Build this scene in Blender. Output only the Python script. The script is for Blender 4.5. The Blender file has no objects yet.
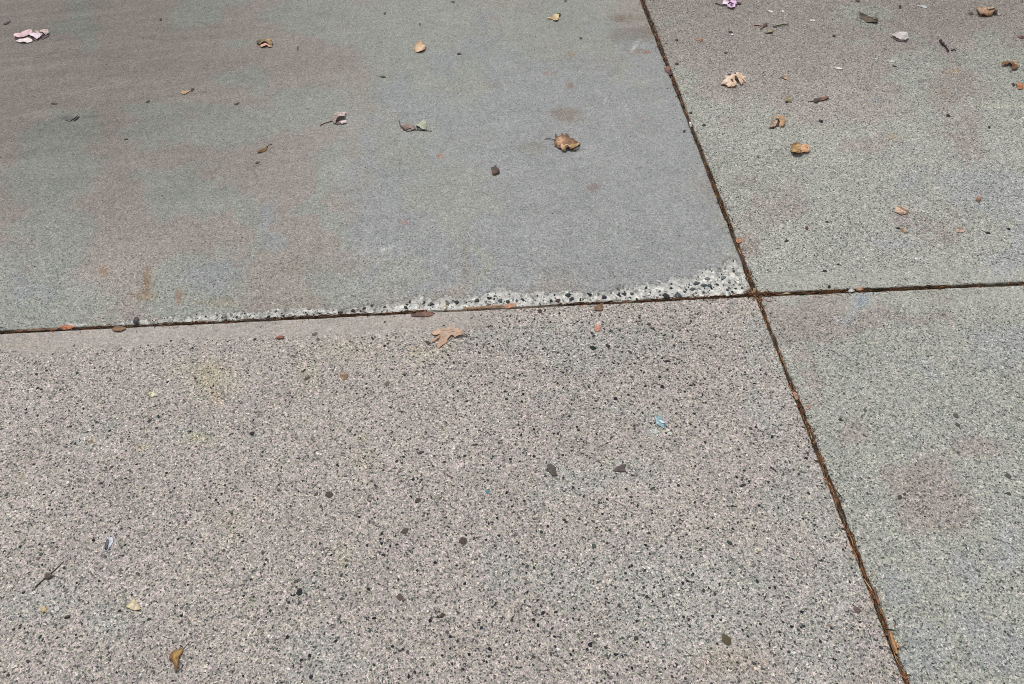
import bpy, math, random
import numpy as np
from mathutils import Vector, noise as mnoise
from mathutils.geometry import delaunay_2d_cdt

rng = np.random.default_rng(7)
random.seed(11)
sc = bpy.context.scene
COL = sc.collection

# ------------------------------------------------------------------ camera
W, H, F = 1024, 684, 765.0
CAMH = 1.5
PP = (512.0, 342.0)
JX, JY = 756.8, 294.8           # where the joints cross in the picture
SV, SH, SHR = 0.3880, -0.0494, -0.0423        # their slopes (dx/dy, dy/dx)

def _solve():
    best = None
    for i in range(4000):
        t = 0.8 + i * 0.0002
        q = JY - (PP[1] - F * t)
        x1 = JX - SV * q - PP[0]
        x2 = JX + q / 0.0463 - PP[0]
        e = x1 * x2 + F * F * (1 + t * t)
        if best is None or abs(e) < best[0]:
            best = (abs(e), t)
    return math.atan(best[1])
TH = _solve()
CT, ST = math.cos(TH), math.sin(TH)

def G(px, py):
    """point of the ground seen at a pixel of the photograph"""
    u = (np.asarray(px, float) - PP[0]) / F
    v = (np.asarray(py, float) - PP[1]) / F
    den = ST + v * CT
    Z = CAMH / den
    return Z * u, Z * (CT - v * ST)

def P(x, y):
    """pixel of a ground point"""
    Z = y * CT + CAMH * ST
    Z = np.where(Z < 0.2, 0.2, Z)
    return PP[0] + F * x / Z, PP[1] + F * (CAMH * CT - y * ST) / Z

cam = bpy.data.cameras.new('camera')
cam.sensor_width = 36.0
cam.lens = F / W * 36.0
cam.clip_start = 0.05
cam.clip_end = 500
co = bpy.data.objects.new('camera', cam)
COL.objects.link(co)
co.location = (0, 0, CAMH)
co.rotation_euler = (math.pi / 2 - TH, 0, 0)
sc.camera = co

# ------------------------------------------------------------------ light: bright overcast
SUN_EL, SUN_AZ = math.radians(56), math.radians(-18)   # azimuth from +Y towards +X
w = bpy.data.worlds.new('World')
sc.world = w
w.use_nodes = True
nt = w.node_tree
nt.nodes.clear()
sky = nt.nodes.new('ShaderNodeTexSky')
sky.sky_type = 'NISHITA'
sky.sun_disc = False
sky.sun_elevation = SUN_EL
sky.sun_rotation = SUN_AZ
sky.dust_density = 4.0
hs = nt.nodes.new('ShaderNodeHueSaturation')
hs.inputs['Saturation'].default_value = 0.02
bg = nt.nodes.new('ShaderNodeBackground')
bg.inputs['Strength'].default_value = 0.105
ow = nt.nodes.new('ShaderNodeOutputWorld')
nt.links.new(sky.outputs[0], hs.inputs['Color'])
nt.links.new(hs.outputs[0], bg.inputs[0])
nt.links.new(bg.outputs[0], ow.inputs[0])
sl = bpy.data.lights.new('sun', 'SUN')
sl.energy = 1.75
sl.angle = math.radians(17)
sl.color = (1.0, 0.985, 0.965)
so = bpy.data.objects.new('sun', sl)
COL.objects.link(so)
d = Vector((math.sin(SUN_AZ) * math.cos(SUN_EL), math.cos(SUN_AZ) * math.cos(SUN_EL), math.sin(SUN_EL)))
so.rotation_euler = d.to_track_quat('Z', 'Y').to_euler()
so.location = d * 20
vs = sc.view_settings
vs.view_transform = 'Standard'
vs.look = 'None'
vs.gamma = 1
vs.exposure = 0.04
sc.cycles.use_denoising = False
sc.cycles.filter_width = 1.0
vs.use_curve_mapping = False

# ------------------------------------------------------------------ helpers
def lin(c):
    c = np.asarray(c, float) / 255.0
    return np.where(c <= 0.04045, c / 12.92, ((c + 0.055) / 1.055) ** 2.4)

def _hash(ix, iy, seed):
    h = (ix.astype(np.int64) * 374761393 + iy.astype(np.int64) * 668265263 + seed * 1442695041) & 0xFFFFFFFF
    h = ((h ^ (h >> 13)) * 1274126177) & 0xFFFFFFFF
    h = h ^ (h >> 16)
    return (h & 0xFFFFFF) / float(0xFFFFFF)

def vnoise(x, y, s, seed=0, octv=2):
    """value noise in -1..1, feature size s metres"""
    out = 0.0
    amp, tot = 1.0, 0.0
    for k in range(octv):
        X = np.asarray(x) / s * 2 ** k + 1000.3
        Y = np.asarray(y) / s * 2 ** k + 1000.7
        ix, iy = np.floor(X), np.floor(Y)
        fx, fy = X - ix, Y - iy
        fx, fy = fx * fx * (3 - 2 * fx), fy * fy * (3 - 2 * fy)
        a = _hash(ix, iy, seed + k); b = _hash(ix + 1, iy, seed + k)
        c = _hash(ix, iy + 1, seed + k); e = _hash(ix + 1, iy + 1, seed + k)
        out = out + amp * ((a * (1 - fx) + b * fx) * (1 - fy) + (c * (1 - fx) + e * fx) * fy)
        tot += amp
        amp *= 0.5
    return out / tot * 2 - 1

def sstep(a, b, x):
    t = np.clip((x - a) / (b - a), 0, 1)
    return t * t * (3 - 2 * t)

def tag(o, label=None, cat=None, group=None, kind=None):
    if label: o['label'] = label
    if cat: o['category'] = cat
    if group: o['group'] = group
    if kind: o['kind'] = kind
    return o

def mesh_obj(name, verts, faces, mat, parent=None, smooth=True, colors=None):
    me = bpy.data.meshes.new(name)
    me.from_pydata([tuple(map(float, v)) for v in verts], [], [tuple(map(int, f)) for f in faces])
    if smooth:
        me.polygons.foreach_set('use_smooth', [True] * len(me.polygons))
    me.materials.append(mat)
    if colors is not None:
        at = me.color_attributes.new('tone', 'FLOAT_COLOR', 'POINT')
        c = np.ones((len(verts), 4)); c[:, :3] = colors
        at.data.foreach_set('color', c.astype(np.float32).ravel())
    o = bpy.data.objects.new(name, me)
    COL.objects.link(o)
    if parent is not None:
        o.parent = parent
        o.matrix_parent_inverse = parent.matrix_world.inverted()
    return o

def empty(name, x, y, z):
    o = bpy.data.objects.new(name, None)
    COL.objects.link(o)
    o.location = (x, y, z)
    o.empty_display_size = 0.01
    return o

def recenter(o, x, y, z):
    """put the origin of a top-level mesh at its base"""
    o.data.transform(__import__('mathutils').Matrix.Translation((-x, -y, -z)))
    o.location = (x, y, z)

# ------------------------------------------------------------------ ground height
def ground_h(x, y):
    return (vnoise(x, y, 0.35, 3, 2) * 0.0012 + vnoise(x, y, 0.02, 9, 2) * 0.0003)

# ------------------------------------------------------------------ materials
def new_mat(name):
    m = bpy.data.materials.new(name)
    m.use_nodes = True
    return m, m.node_tree, m.node_tree.nodes, m.node_tree.links

def math_node(n, l, op, a, b=None, clamp=False):
    x = n.new('ShaderNodeMath'); x.operation = op; x.use_clamp = clamp
    for i, v in enumerate((a, b)):
        if v is None: continue
        if isinstance(v, (int, float)): x.inputs[i].default_value = v
        else: l.new(v, x.inputs[i])
    return x.outputs[0]

def mixc(n, l, blend, f, a, b):
    x = n.new('ShaderNodeMix'); x.data_type = 'RGBA'; x.blend_type = blend
    for i, v in ((0, f), (6, a), (7, b)):
        if isinstance(v, (int, float)): x.inputs[i].default_value = v
        elif isinstance(v, tuple): x.inputs[i].default_value = (*v, 1)
        else: l.new(v, x.inputs[i])
    return x.outputs[2]

def ramp(n, l, fac, stops, interp='LINEAR'):
    r = n.new('ShaderNodeValToRGB')
    r.color_ramp.interpolation = interp
    e = r.color_ramp.elements
    while len(e) > 1: e.remove(e[-1])
    e[0].position = stops[0][0]
    c = stops[0][1]; e[0].color = (c, c, c, 1) if not isinstance(c, tuple) else (*c, 1)
    for p, c in stops[1:]:
        k = e.new(p); k.color = (c, c, c, 1) if not isinstance(c, tuple) else (*c, 1)
    l.new(fac, r.inputs[0])
    return r.outputs[0]

def concrete():
    m, t, n, l = new_mat('concrete')
    bs = n['Principled BSDF']
    geo = n.new('ShaderNodeNewGeometry')
    pos = geo.outputs['Position']
    tone = n.new('ShaderNodeAttribute'); tone.attribute_name = 'tone'
    wear = n.new('ShaderNodeAttribute'); wear.attribute_name = 'wear'      # grain contrast
    chip = n.new('ShaderNodeAttribute'); chip.attribute_name = 'chip'      # >0 in the broken edge
    # warp so grains are irregular
    wn = n.new('ShaderNodeTexNoise'); wn.inputs['Scale'].default_value = 180; wn.inputs['Detail'].default_value = 1
    l.new(pos, wn.inputs['Vector'])
    wv = n.new('ShaderNodeVectorMath'); wv.operation = 'MULTIPLY_ADD'
    l.new(wn.outputs['Color'], wv.inputs[0]); wv.inputs[1].default_value = (0.004,) * 3; l.new(pos, wv.inputs[2])
    def vor(scale):
        v = n.new('ShaderNodeTexVoronoi'); v.inputs['Scale'].default_value = scale
        v.voronoi_dimensions = '3D'
        l.new(wv.outputs[0], v.inputs['Vector'])
        s = n.new('ShaderNodeSeparateColor'); l.new(v.outputs['Color'], s.inputs[0])
        return v, s
    v1, s1 = vor(290)
    v2, s2 = vor(560)
    g1 = ramp(n, l, s1.outputs[0], [(0.0, 0.30), (0.07, 0.50), (0.2, 0.80), (0.5, 1.0), (0.8, 1.12), (0.93, 1.3), (1.0, 1.65)])
    g2 = ramp(n, l, s2.outputs[1], [(0.0, 0.50), (0.2, 0.80), (0.5, 1.0), (0.85, 1.2), (1.0, 1.45)])
    fn = n.new('ShaderNodeTexNoise'); fn.inputs['Scale'].default_value = 900; fn.inputs['Detail'].default_value = 2
    l.new(pos, fn.inputs['Vector'])
    g3 = ramp(n, l, fn.outputs['Fac'], [(0.25, 0.66), (0.5, 1.0), (0.75, 1.34)])
    mn = n.new('ShaderNodeTexNoise'); mn.inputs['Scale'].default_value = 45; mn.inputs['Detail'].default_value = 3
    l.new(pos, mn.inputs['Vector'])
    g4 = ramp(n, l, mn.outputs['Fac'], [(0.3, 0.93), (0.7, 1.07)])
    a = mixc(n, l, 'MULTIPLY', 1.0, g1, g2)
    a = mixc(n, l, 'MULTIPLY', 1.0, a, g3)
    # colour of single grains
    hue = mixc(n, l, 'MIX', 0.055, (0.5, 0.5, 0.5), v1.outputs['Color'])
    hue = mixc(n, l, 'MULTIPLY', 1.0, hue, (2.0, 2.0, 2.0))
    a = mixc(n, l, 'MULTIPLY', 1.0, a, hue)
    vm = n.new('ShaderNodeVectorMath'); vm.operation = 'SUBTRACT'; l.new(a, vm.inputs[0]); vm.inputs[1].default_value = (1, 1, 1)
    vs_ = n.new('ShaderNodeVectorMath'); vs_.operation = 'SCALE'; l.new(vm.outputs[0], vs_.inputs[0]); l.new(wear.outputs['Fac'], vs_.inputs['Scale'])
    va = n.new('ShaderNodeVectorMath'); va.operation = 'ADD'; l.new(vs_.outputs[0], va.inputs[0]); va.inputs[1].default_value = (1, 1, 1)
    vx = n.new('ShaderNodeVectorMath'); vx.operation = 'MAXIMUM'; l.new(va.outputs[0], vx.inputs[0]); vx.inputs[1].default_value = (0.10, 0.10, 0.10)
    a = vx.outputs[0]
    base = mixc(n, l, 'MULTIPLY', 1.0, tone.outputs['Color'], a)
    base = mixc(n, l, 'MULTIPLY', 1.0, base, g4)
    # broken edge: pale cement paste with its own grain
    cn = n.new('ShaderNodeTexNoise'); cn.inputs['Scale'].default_value = 90; cn.inputs['Detail'].default_value = 3
    l.new(pos, cn.inputs['Vector'])
    c1 = math_node(n, l, 'SUBTRACT', cn.outputs['Fac'], 0.5)
    c1 = math_node(n, l, 'MULTIPLY', c1, 1.7)
    c1 = math_node(n, l, 'ADD', c1, chip.outputs['Fac'])
    cm = n.new('ShaderNodeMapRange'); cm.interpolation_type = 'SMOOTHSTEP'
    cm.inputs['From Min'].default_value = 0.35; cm.inputs['From Max'].default_value = 0.75
    l.new(c1, cm.inputs['Value'])
    v3, s3 = vor(150)
    pale = ramp(n, l, s3.outputs[1], [(0.0, (0.16, 0.17, 0.18)), (0.07, (0.34, 0.35, 0.35)), (0.2, (0.50, 0.50, 0.48)),
                                      (0.7, (0.58, 0.58, 0.56)), (0.9, (0.72, 0.72, 0.69)), (1.0, (0.86, 0.86, 0.80))])
    pale = mixc(n, l, 'MULTIPLY', 0.55, pale, g2)
    pale = mixc(n, l, 'MULTIPLY', 1.0, pale, ramp(n, l, mn.outputs['Fac'], [(0.32, (0.62, 0.60, 0.58)), (0.5, (1.0, 0.99, 0.97))]))
    base = mixc(n, l, 'MIX', cm.outputs[0], base, pale)
    l.new(base, bs.inputs['Base Color'])
    bs.inputs['Roughness'].default_value = 0.9
    bs.inputs['Specular IOR Level'].default_value = 0.25
    # bump
    hgt = math_node(n, l, 'MULTIPLY', v1.outputs['Distance'], 0.6)
    hgt = math_node(n, l, 'ADD', hgt, math_node(n, l, 'MULTIPLY', fn.outputs['Fac'], 0.7))
    hgt = math_node(n, l, 'MULTIPLY', hgt, math_node(n, l, 'ADD', wear.outputs['Fac'], 0.15))
    hgt = math_node(n, l, 'ADD', hgt, math_node(n, l, 'MULTIPLY', math_node(n, l, 'MULTIPLY', cn.outputs['Fac'], cm.outputs[0]), 2.5))
    b = n.new('ShaderNodeBump'); b.inputs['Strength'].default_value = 0.6; b.inputs['Distance'].default_value = 0.0012
    l.new(hgt, b.inputs['Height'])
    l.new(b.outputs[0], bs.inputs['Normal'])
    return m

def toned(name, rough=0.7, grain=0.25, scale=300, spec=0.3):
    """base colour from the 'tone' attribute with fine mottling"""
    m, t, n, l = new_mat(name)
    bs = n['Principled BSDF']
    tone = n.new('ShaderNodeAttribute'); tone.attribute_name = 'tone'
    geo = n.new('ShaderNodeNewGeometry')
    fn = n.new('ShaderNodeTexNoise'); fn.inputs['Scale'].default_value = scale; fn.inputs['Detail'].default_value = 3
    l.new(geo.outputs['Position'], fn.inputs['Vector'])
    g = ramp(n, l, fn.outputs['Fac'], [(0.25, 1 - grain), (0.75, 1 + grain)])
    c = mixc(n, l, 'MULTIPLY', 1.0, tone.outputs['Color'], g)
    l.new(c, bs.inputs['Base Color'])
    bs.inputs['Roughness'].default_value = rough
    bs.inputs['Specular IOR Level'].default_value = spec
    b = n.new('ShaderNodeBump'); b.inputs['Strength'].default_value = 0.4; b.inputs['Distance'].default_value = 0.0006
    l.new(fn.outputs['Fac'], b.inputs['Height']); l.new(b.outputs[0], bs.inputs['Normal'])
    return m

def soil_mat(name, c1, c2, scale):
    m, t, n, l = new_mat(name)
    bs = n['Principled BSDF']
    geo = n.new('ShaderNodeNewGeometry')
    fn = n.new('ShaderNodeTexNoise'); fn.inputs['Scale'].default_value = scale; fn.inputs['Detail'].default_value = 4
    l.new(geo.outputs['Position'], fn.inputs['Vector'])
    c = ramp(n, l, fn.outputs['Fac'], [(0.3, c1), (0.7, c2)])
    l.new(c, bs.inputs['Base Color'])
    bs.inputs['Roughness'].default_value = 1.0
    b = n.new('ShaderNodeBump'); b.inputs['Strength'].default_value = 0.8; b.inputs['Distance'].default_value = 0.004
    l.new(fn.outputs['Fac'], b.inputs['Height']); l.new(b.outputs[0], bs.inputs['Normal'])
    return m

M_CON = concrete()
M_STONE = toned('aggregate', 0.85, 0.25, 500, 0.12)
M_LEAF = toned('dry_leaf', 0.6, 0.28, 260, 0.35)
M_LITTER = toned('litter', 0.8, 0.25, 400, 0.2)
M_PETAL = toned('petal', 0.5, 0.10, 350, 0.35)
M_PLASTIC = toned('painted_scrap', 0.45, 0.12, 400, 0.5)
M_SOIL = soil_mat('joint_soil', (0.05, 0.038, 0.028), (0.17, 0.125, 0.085), 220)
M_GROUND = soil_mat('ground_asphalt', (0.04, 0.04, 0.04), (0.07, 0.068, 0.065), 120)

# ------------------------------------------------------------------ joint frame on the ground
C0 = np.array(G(JX, JY))
pa = np.array(G(JX + SV * (-290), JY - 290))
pb = np.array(G(JX + SV * 389, JY + 389))
DV = (pa - pb) / np.linalg.norm(pa - pb)             # away along the long joint
pc = np.array(G(0, JY - SH * JX)); pd = np.array(G(1023, JY + SHR * (1023 - JX)))
DHL = (C0 - pc) / np.linalg.norm(C0 - pc)            # the two halves of the cross joint are not quite in line
DHR = (pd - C0) / np.linalg.norm(pd - C0)
DH = (DHL + DHR) / np.linalg.norm(DHL + DHR)
L = 3.05

def hwV(b):      # half width of the long joint at signed distance b from the crossing
    b = np.asarray(b, float)
    return np.where(b > 0, 0.0053 + 0.0018 * np.clip(b, 0, 2), 0.0048 + 0 * b) * (1 + 0.28 * vnoise(b, b * 0 + 0.3, 0.11, 171, 3))
def hwH(a):
    a = np.asarray(a, float)
    return np.where(a > 0, 0.0062 + 0 * a, 0.0046 + 0 * a) * (1 + 0.28 * vnoise(a, a * 0 + 0.7, 0.11, 173, 3))

# ------------------------------------------------------------------ patches of tone, in the photo's frame but baked into the slabs
PK = (157, 151, 145); GR = (153, 156, 149); BL = (152, 154, 154); YE = (155, 156, 149)
def fieldw(px, py, blobs, seed, soft=0.30, warp=48):
    x, y = G(px, py)
    ox = vnoise(x, y, 0.13, seed, 5) * warp; oy = vnoise(x, y, 0.13, seed + 50, 5) * warp * 0.7
    acc = np.zeros_like(px)
    for (cx, cy, rx, ry) in blobs:
        r = np.sqrt(((px + ox - cx) / rx) ** 2 + ((py + oy - cy) / ry) ** 2)
        acc = np.maximum(acc, 1 - sstep(1 - soft, 1 + soft, r))
    return acc

UL_G = [(205, 10, 42, 22), (80, 18, 30, 14), (90, 40, 18, 12), (243, 80, 20, 12), (235, 125, 60, 18), (150, 130, 32, 10),
        (62, 150, 28, 26), (40, 300, 70, 45), (55, 220, 30, 60), (200, 185, 55, 20), (200, 290, 50, 40), (330, 12, 50, 22),
        (300, 112, 60, 22), (430, 60, 75, 90), (245, 215, 14, 40), (335, 200, 12, 60), (330, 300, 26, 26), (60, 175, 40, 25),
        (560, 30, 75, 45), (500, 60, 60, 60), (430, 160, 80, 60)]
UL_B = [(480, 20, 20, 14), (470, 55, 40, 12), (400, 110, 32, 28), (370, 160, 26, 30), (400, 225, 60, 70), (450, 130, 30, 30),
        (600, 170, 120, 120), (520, 120, 60, 60), (500, 240, 90, 55), (640, 240, 100, 70), (200, 275, 30, 14), (260, 230, 12, 30),
        (30, 290, 20, 14), (655, 100, 60, 60), (560, 80, 60, 36), (430, 265, 80, 30)]
UL_Y = [(450, 195, 40, 22), (462, 225, 14, 22), (388, 275, 14, 22), (390, 140, 16, 20), (625, 68, 14, 10), (560, 38, 50, 10),
        (645, 92, 14, 9), (715, 235, 12, 30), (460, 85, 30, 9), (465, 260, 10, 24)]
UR_G = [(667, 45, 12, 26), (680, 75, 14, 14), (700, 110, 24, 28), (730, 150, 60, 42), (912, 62, 12, 24), (925, 100, 26, 26),
        (1000, 70, 40, 38), (850, 190, 130, 62), (960, 180, 110, 70), (840, 260, 160, 60), (975, 250, 110, 60), (860, 25, 34, 8), (1010, 110, 30, 40), (900, 150, 60, 40)]
UR_P = [(782, 205, 24, 26), (778, 190, 18, 16), (935, 238, 22, 12), (980, 148, 24, 14), (985, 125, 20, 10), (870, 145, 18, 12),
        (945, 85, 24, 16), (745, 245, 16, 22), (890, 232, 20, 8)]
UR_B = [(1000, 190, 45, 26), (900, 190, 16, 12), (1015, 240, 14, 30), (895, 235, 14, 10)]
LR_P = [(800, 315, 35, 16), (860, 320, 60, 10), (945, 310, 20, 12), (930, 500, 38, 32), (985, 455, 38, 14), (850, 432, 24, 14),
        (925, 480, 26, 20), (960, 448, 25, 8), (805, 395, 12, 14), (800, 360, 10, 26)]
LR_B = [(925, 370, 18, 12), (1005, 348, 24, 20), (920, 446, 14, 7), (1000, 640, 40, 30), (885, 600, 16, 20), (1000, 545, 24, 22),
        (960, 620, 26, 14), (910, 655, 20, 24), (865, 302, 9, 8), (950, 560, 20, 18)]
LL_G = [(600, 345, 90, 22), (770, 340, 18, 30), (830, 560, 30, 90), (700, 600, 110, 60), (500, 345, 30, 10), (640, 420, 14, 12),
        (820, 650, 50, 50), (110, 435, 24, 8), (205, 430, 26, 14), (560, 590, 40, 24), (600, 480, 50, 16), (40, 600, 50, 26),
        (300, 595, 16, 9), (500, 570, 26, 30), (780, 420, 14, 34), (120, 620, 26, 16), (330, 660, 50, 16), (800, 500, 24, 30), (480, 350, 14, 10), (560, 400, 22, 10)]
LL_Y = [(210, 380, 26, 20), (195, 372, 28, 8), (200, 440, 20, 6), (345, 350, 30, 8), (310, 375, 10, 14), (430, 355, 22, 8), (343, 555, 10, 10), (230, 525, 12, 14), (365, 460, 12, 10)]
# (cx, cy, rx, ry, colour multiplier, strength)
STAINS = [
    (565, 113, 16, 7, (0.80, 0.68, 0.60), 0.85), (575, 120, 20, 3, (0.85, 0.76, 0.68), 0.6),
    (532, 148, 13, 7, (0.86, 0.83, 0.74), 0.8), (636, 34, 28, 9, (0.72, 0.64, 0.60), 0.75), (622, 18, 20, 5, (0.74, 0.68, 0.62), 0.7),
    (620, 20, 8, 3, (0.7, 0.6, 0.6), 0.5), (550, 73, 6, 3, (1.1, 0.85, 0.75), 0.7), (571, 55, 5, 3, (1.0, 0.72, 0.58), 0.7),
    (570, 85, 4, 4, (0.85, 0.6, 0.52), 0.8), (635, 52, 12, 3, (0.8, 0.68, 0.6), 0.7), (647, 52, 4, 2, (1.1, 0.62, 0.5), 0.8),
    (593, 188, 9, 5, (0.84, 0.68, 0.66), 0.8), (440, 157, 4, 2.5, (1.25, 0.82, 0.6), 0.9), (404, 222, 5, 3, (1.12, 0.78, 0.74), 0.8),
    (465, 262, 4, 26, (0.92, 0.84, 0.76), 0.7), (640, 120, 5, 4, (1.05, 0.85, 0.85), 0.5), (495, 18, 8, 3, (1.02, 0.84, 0.78), 0.6),
    (495, 85, 12, 5, (0.92, 0.84, 0.8), 0.6), (103, 271, 5, 7, (0.92, 0.74, 0.60), 0.85), (147, 280, 3.5, 14, (0.84, 0.64, 0.46), 0.9),
    (145, 296, 14, 6, (0.90, 0.76, 0.62), 0.8), (178, 297, 4, 9, (0.92, 0.62, 0.52), 0.85), (215, 302, 22, 6, (0.94, 0.82, 0.70), 0.6),
    (236, 264, 4, 3, (1.0, 0.8, 0.7), 0.5), (104, 68, 9, 8, (0.86, 0.85, 0.85), 0.5), (125, 70, 6, 6, (0.84, 0.84, 0.84), 0.5),
    (70, 128, 80, 14, (0.86, 0.85, 0.84), 0.6), (20, 150, 50, 12, (0.86, 0.84, 0.84), 0.55), (60, 100, 80, 30, (0.94, 0.93, 0.92), 0.6),
    (120, 20, 130, 30, (0.93, 0.93, 0.92), 0.8), (150, 62, 110, 16, (0.92, 0.91, 0.91), 0.6), (280, 60, 110, 20, (0.93, 0.93, 0.93), 0.6), (185, 110, 8, 2.5, (0.84, 0.80, 0.76), 0.6),
    (205, 245, 35, 8, (0.92, 0.88, 0.88), 0.5), (310, 268, 30, 8, (0.95, 0.86, 0.84), 0.6), (358, 296, 8, 2, (0.72, 0.7, 0.66), 0.6),
    (300, 305, 60, 10, (0.90, 0.86, 0.84), 0.5), (20, 215, 20, 40, (0.94, 0.88, 0.88), 0.4),
    (185, 15, 8, 3, (1.1, 1.08, 1.06), 0.6), (740, 180, 5, 6, (0.88, 0.86, 0.86), 0.4),
    (863, 301, 9, 7, (0.88, 0.96, 1.10), 0.7), (892, 136, 5, 2.5, (1.12, 0.98, 0.72), 0.8), (945, 92, 7, 3, (1.0, 0.95, 0.80), 0.7),
    (953, 71, 8, 2.5, (1.1, 0.96, 0.72), 0.8), (1002, 106, 24, 1.8, (1.22, 1.18, 1.12), 0.8), (870, 88, 6, 3, (0.74, 0.74, 0.74), 0.8), (920, 81, 6, 3, (0.78, 0.8, 0.8), 0.7),
    (875, 100, 7, 4, (0.86, 0.95, 1.05), 0.7), (950, 15, 80, 22, (0.92, 0.90, 0.89), 0.6), (1009, 47, 6, 2, (0.8, 0.82, 0.72), 0.7),
    (830, 30, 60, 20, (0.96, 0.95, 0.94), 0.5), (805, 70, 12, 14, (0.88, 0.87, 0.87), 0.5), (748, 243, 9, 14, (0.92, 0.84, 0.84), 0.6),
    (955, 128, 30, 12, (0.92, 0.88, 0.88), 0.5), (955, 290, 60, 5, (0.92, 0.9, 0.9), 0.6), (800, 315, 30, 14, (0.92, 0.88, 0.88), 0.6),
    (940, 300, 14, 12, (0.92, 0.86, 0.86), 0.5), (925, 500, 30, 24, (0.94, 0.91, 0.91), 0.6), (846, 420, 14, 6, (1.0, 0.92, 0.92), 0.5),
    (210, 376, 18, 14, (1.02, 0.99, 0.85), 0.7), (216, 398, 6, 8, (1.02, 0.92, 0.76), 0.6), (141, 447, 6, 3, (1.12, 1.12, 0.80), 0.7),
    (197, 437, 9, 4, (0.98, 0.96, 0.76), 0.7), (345, 562, 6, 3, (1.1, 1.1, 0.88), 0.6), (22, 477, 6, 3, (1.1, 1.08, 0.84), 0.6),
    (92, 441, 4, 3, (1.2, 0.72, 0.55), 0.8), (363, 437, 5, 4, (1.0, 1.04, 0.72), 0.6), (25, 346, 30, 3, (1.05, 1.0, 0.92), 0.4),
    (730, 660, 40, 14, (0.96, 0.9, 0.82), 0.6), (415, 350, 8, 4, (0.98, 0.94, 0.78), 0.6), (445, 348, 12, 6, (0.9, 0.9, 0.84), 0.5),
    (10, 340, 40, 4, (0.96, 0.94, 0.94), 0.5), (475, 325, 140, 6, (0.96, 0.94, 0.92), 0.5), (620, 350, 110, 30, (0.95, 0.95, 0.95), 0.6),
    (655, 432, 10, 6, (1.12, 1.16, 1.14), 0.7), (508, 610, 5, 8, (1.2, 1.15, 1.12), 0.6), (110, 535, 7, 8, (1.12, 1.14, 1.18), 0.7),
    (343, 650, 6, 4, (1.0, 1.0, 1.0), 0.5), (460, 641, 30, 20, (0.96, 0.93, 0.92), 0.4),
]
SCRATCH = [  # thin scuffs: x0,y0,x1,y1,halfwidth,mult
    (372, 225, 356, 283, 1.6, 1.12), (381, 251, 392, 247, 1.6, 1.35), (384, 250, 380, 247, 1.2, 1.2), (640, 40, 632, 52, 1.2, 1.25), (634, 44, 640, 38, 1.2, 1.2),
    (629, 53, 636, 45, 1.2, 1.2), (604, 103, 606, 98, 1.2, 1.35), (363, 240, 366, 215, 1.2, 1.1), (395, 140, 401, 165, 1.0, 0.86),
    (536, 115, 548, 130, 1.0, 0.88), (552, 128, 536, 118, 0.8, 0.9), (980, 424, 1004, 413, 1.3, 0.84), (560, 285, 470, 288, 1.0, 0.97),
    (120, 560, 80, 592, 0.8, 0.96), (600, 60, 512, 62, 0.8, 0.95), (515, 75, 600, 73, 0.8, 1.04), (1024, 105, 990, 108, 1.0, 1.15),
    (253, 168, 258, 181, 0.7, 0.72), (262, 164, 252, 166, 0.7, 0.8), (130, 35, 165, 41, 1.2, 0.9), (200, 22, 215, 28, 1.2, 0.9), (60, 118, 115, 115, 1.2, 0.85), (120, 40, 155, 36, 1.0, 0.86), (178, 60, 100, 78, 1.5, 0.93),
]

_r = random.Random(5)
HAIR = []
for _ in range(120):
    hx, hy = _r.uniform(10, 1010), _r.uniform(5, 280)
    ha, hl = _r.gauss(0, 0.5) + (1.4 if _r.random() < 0.35 else 0), _r.uniform(8, 46)
    HAIR.append((hx, hy, hx + hl * math.cos(ha), hy + hl * math.sin(ha) * 0.6, _r.uniform(0.6, 1.1), 1 + _r.choice((-1, -1, 1)) * _r.uniform(0.04, 0.11)))

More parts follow.
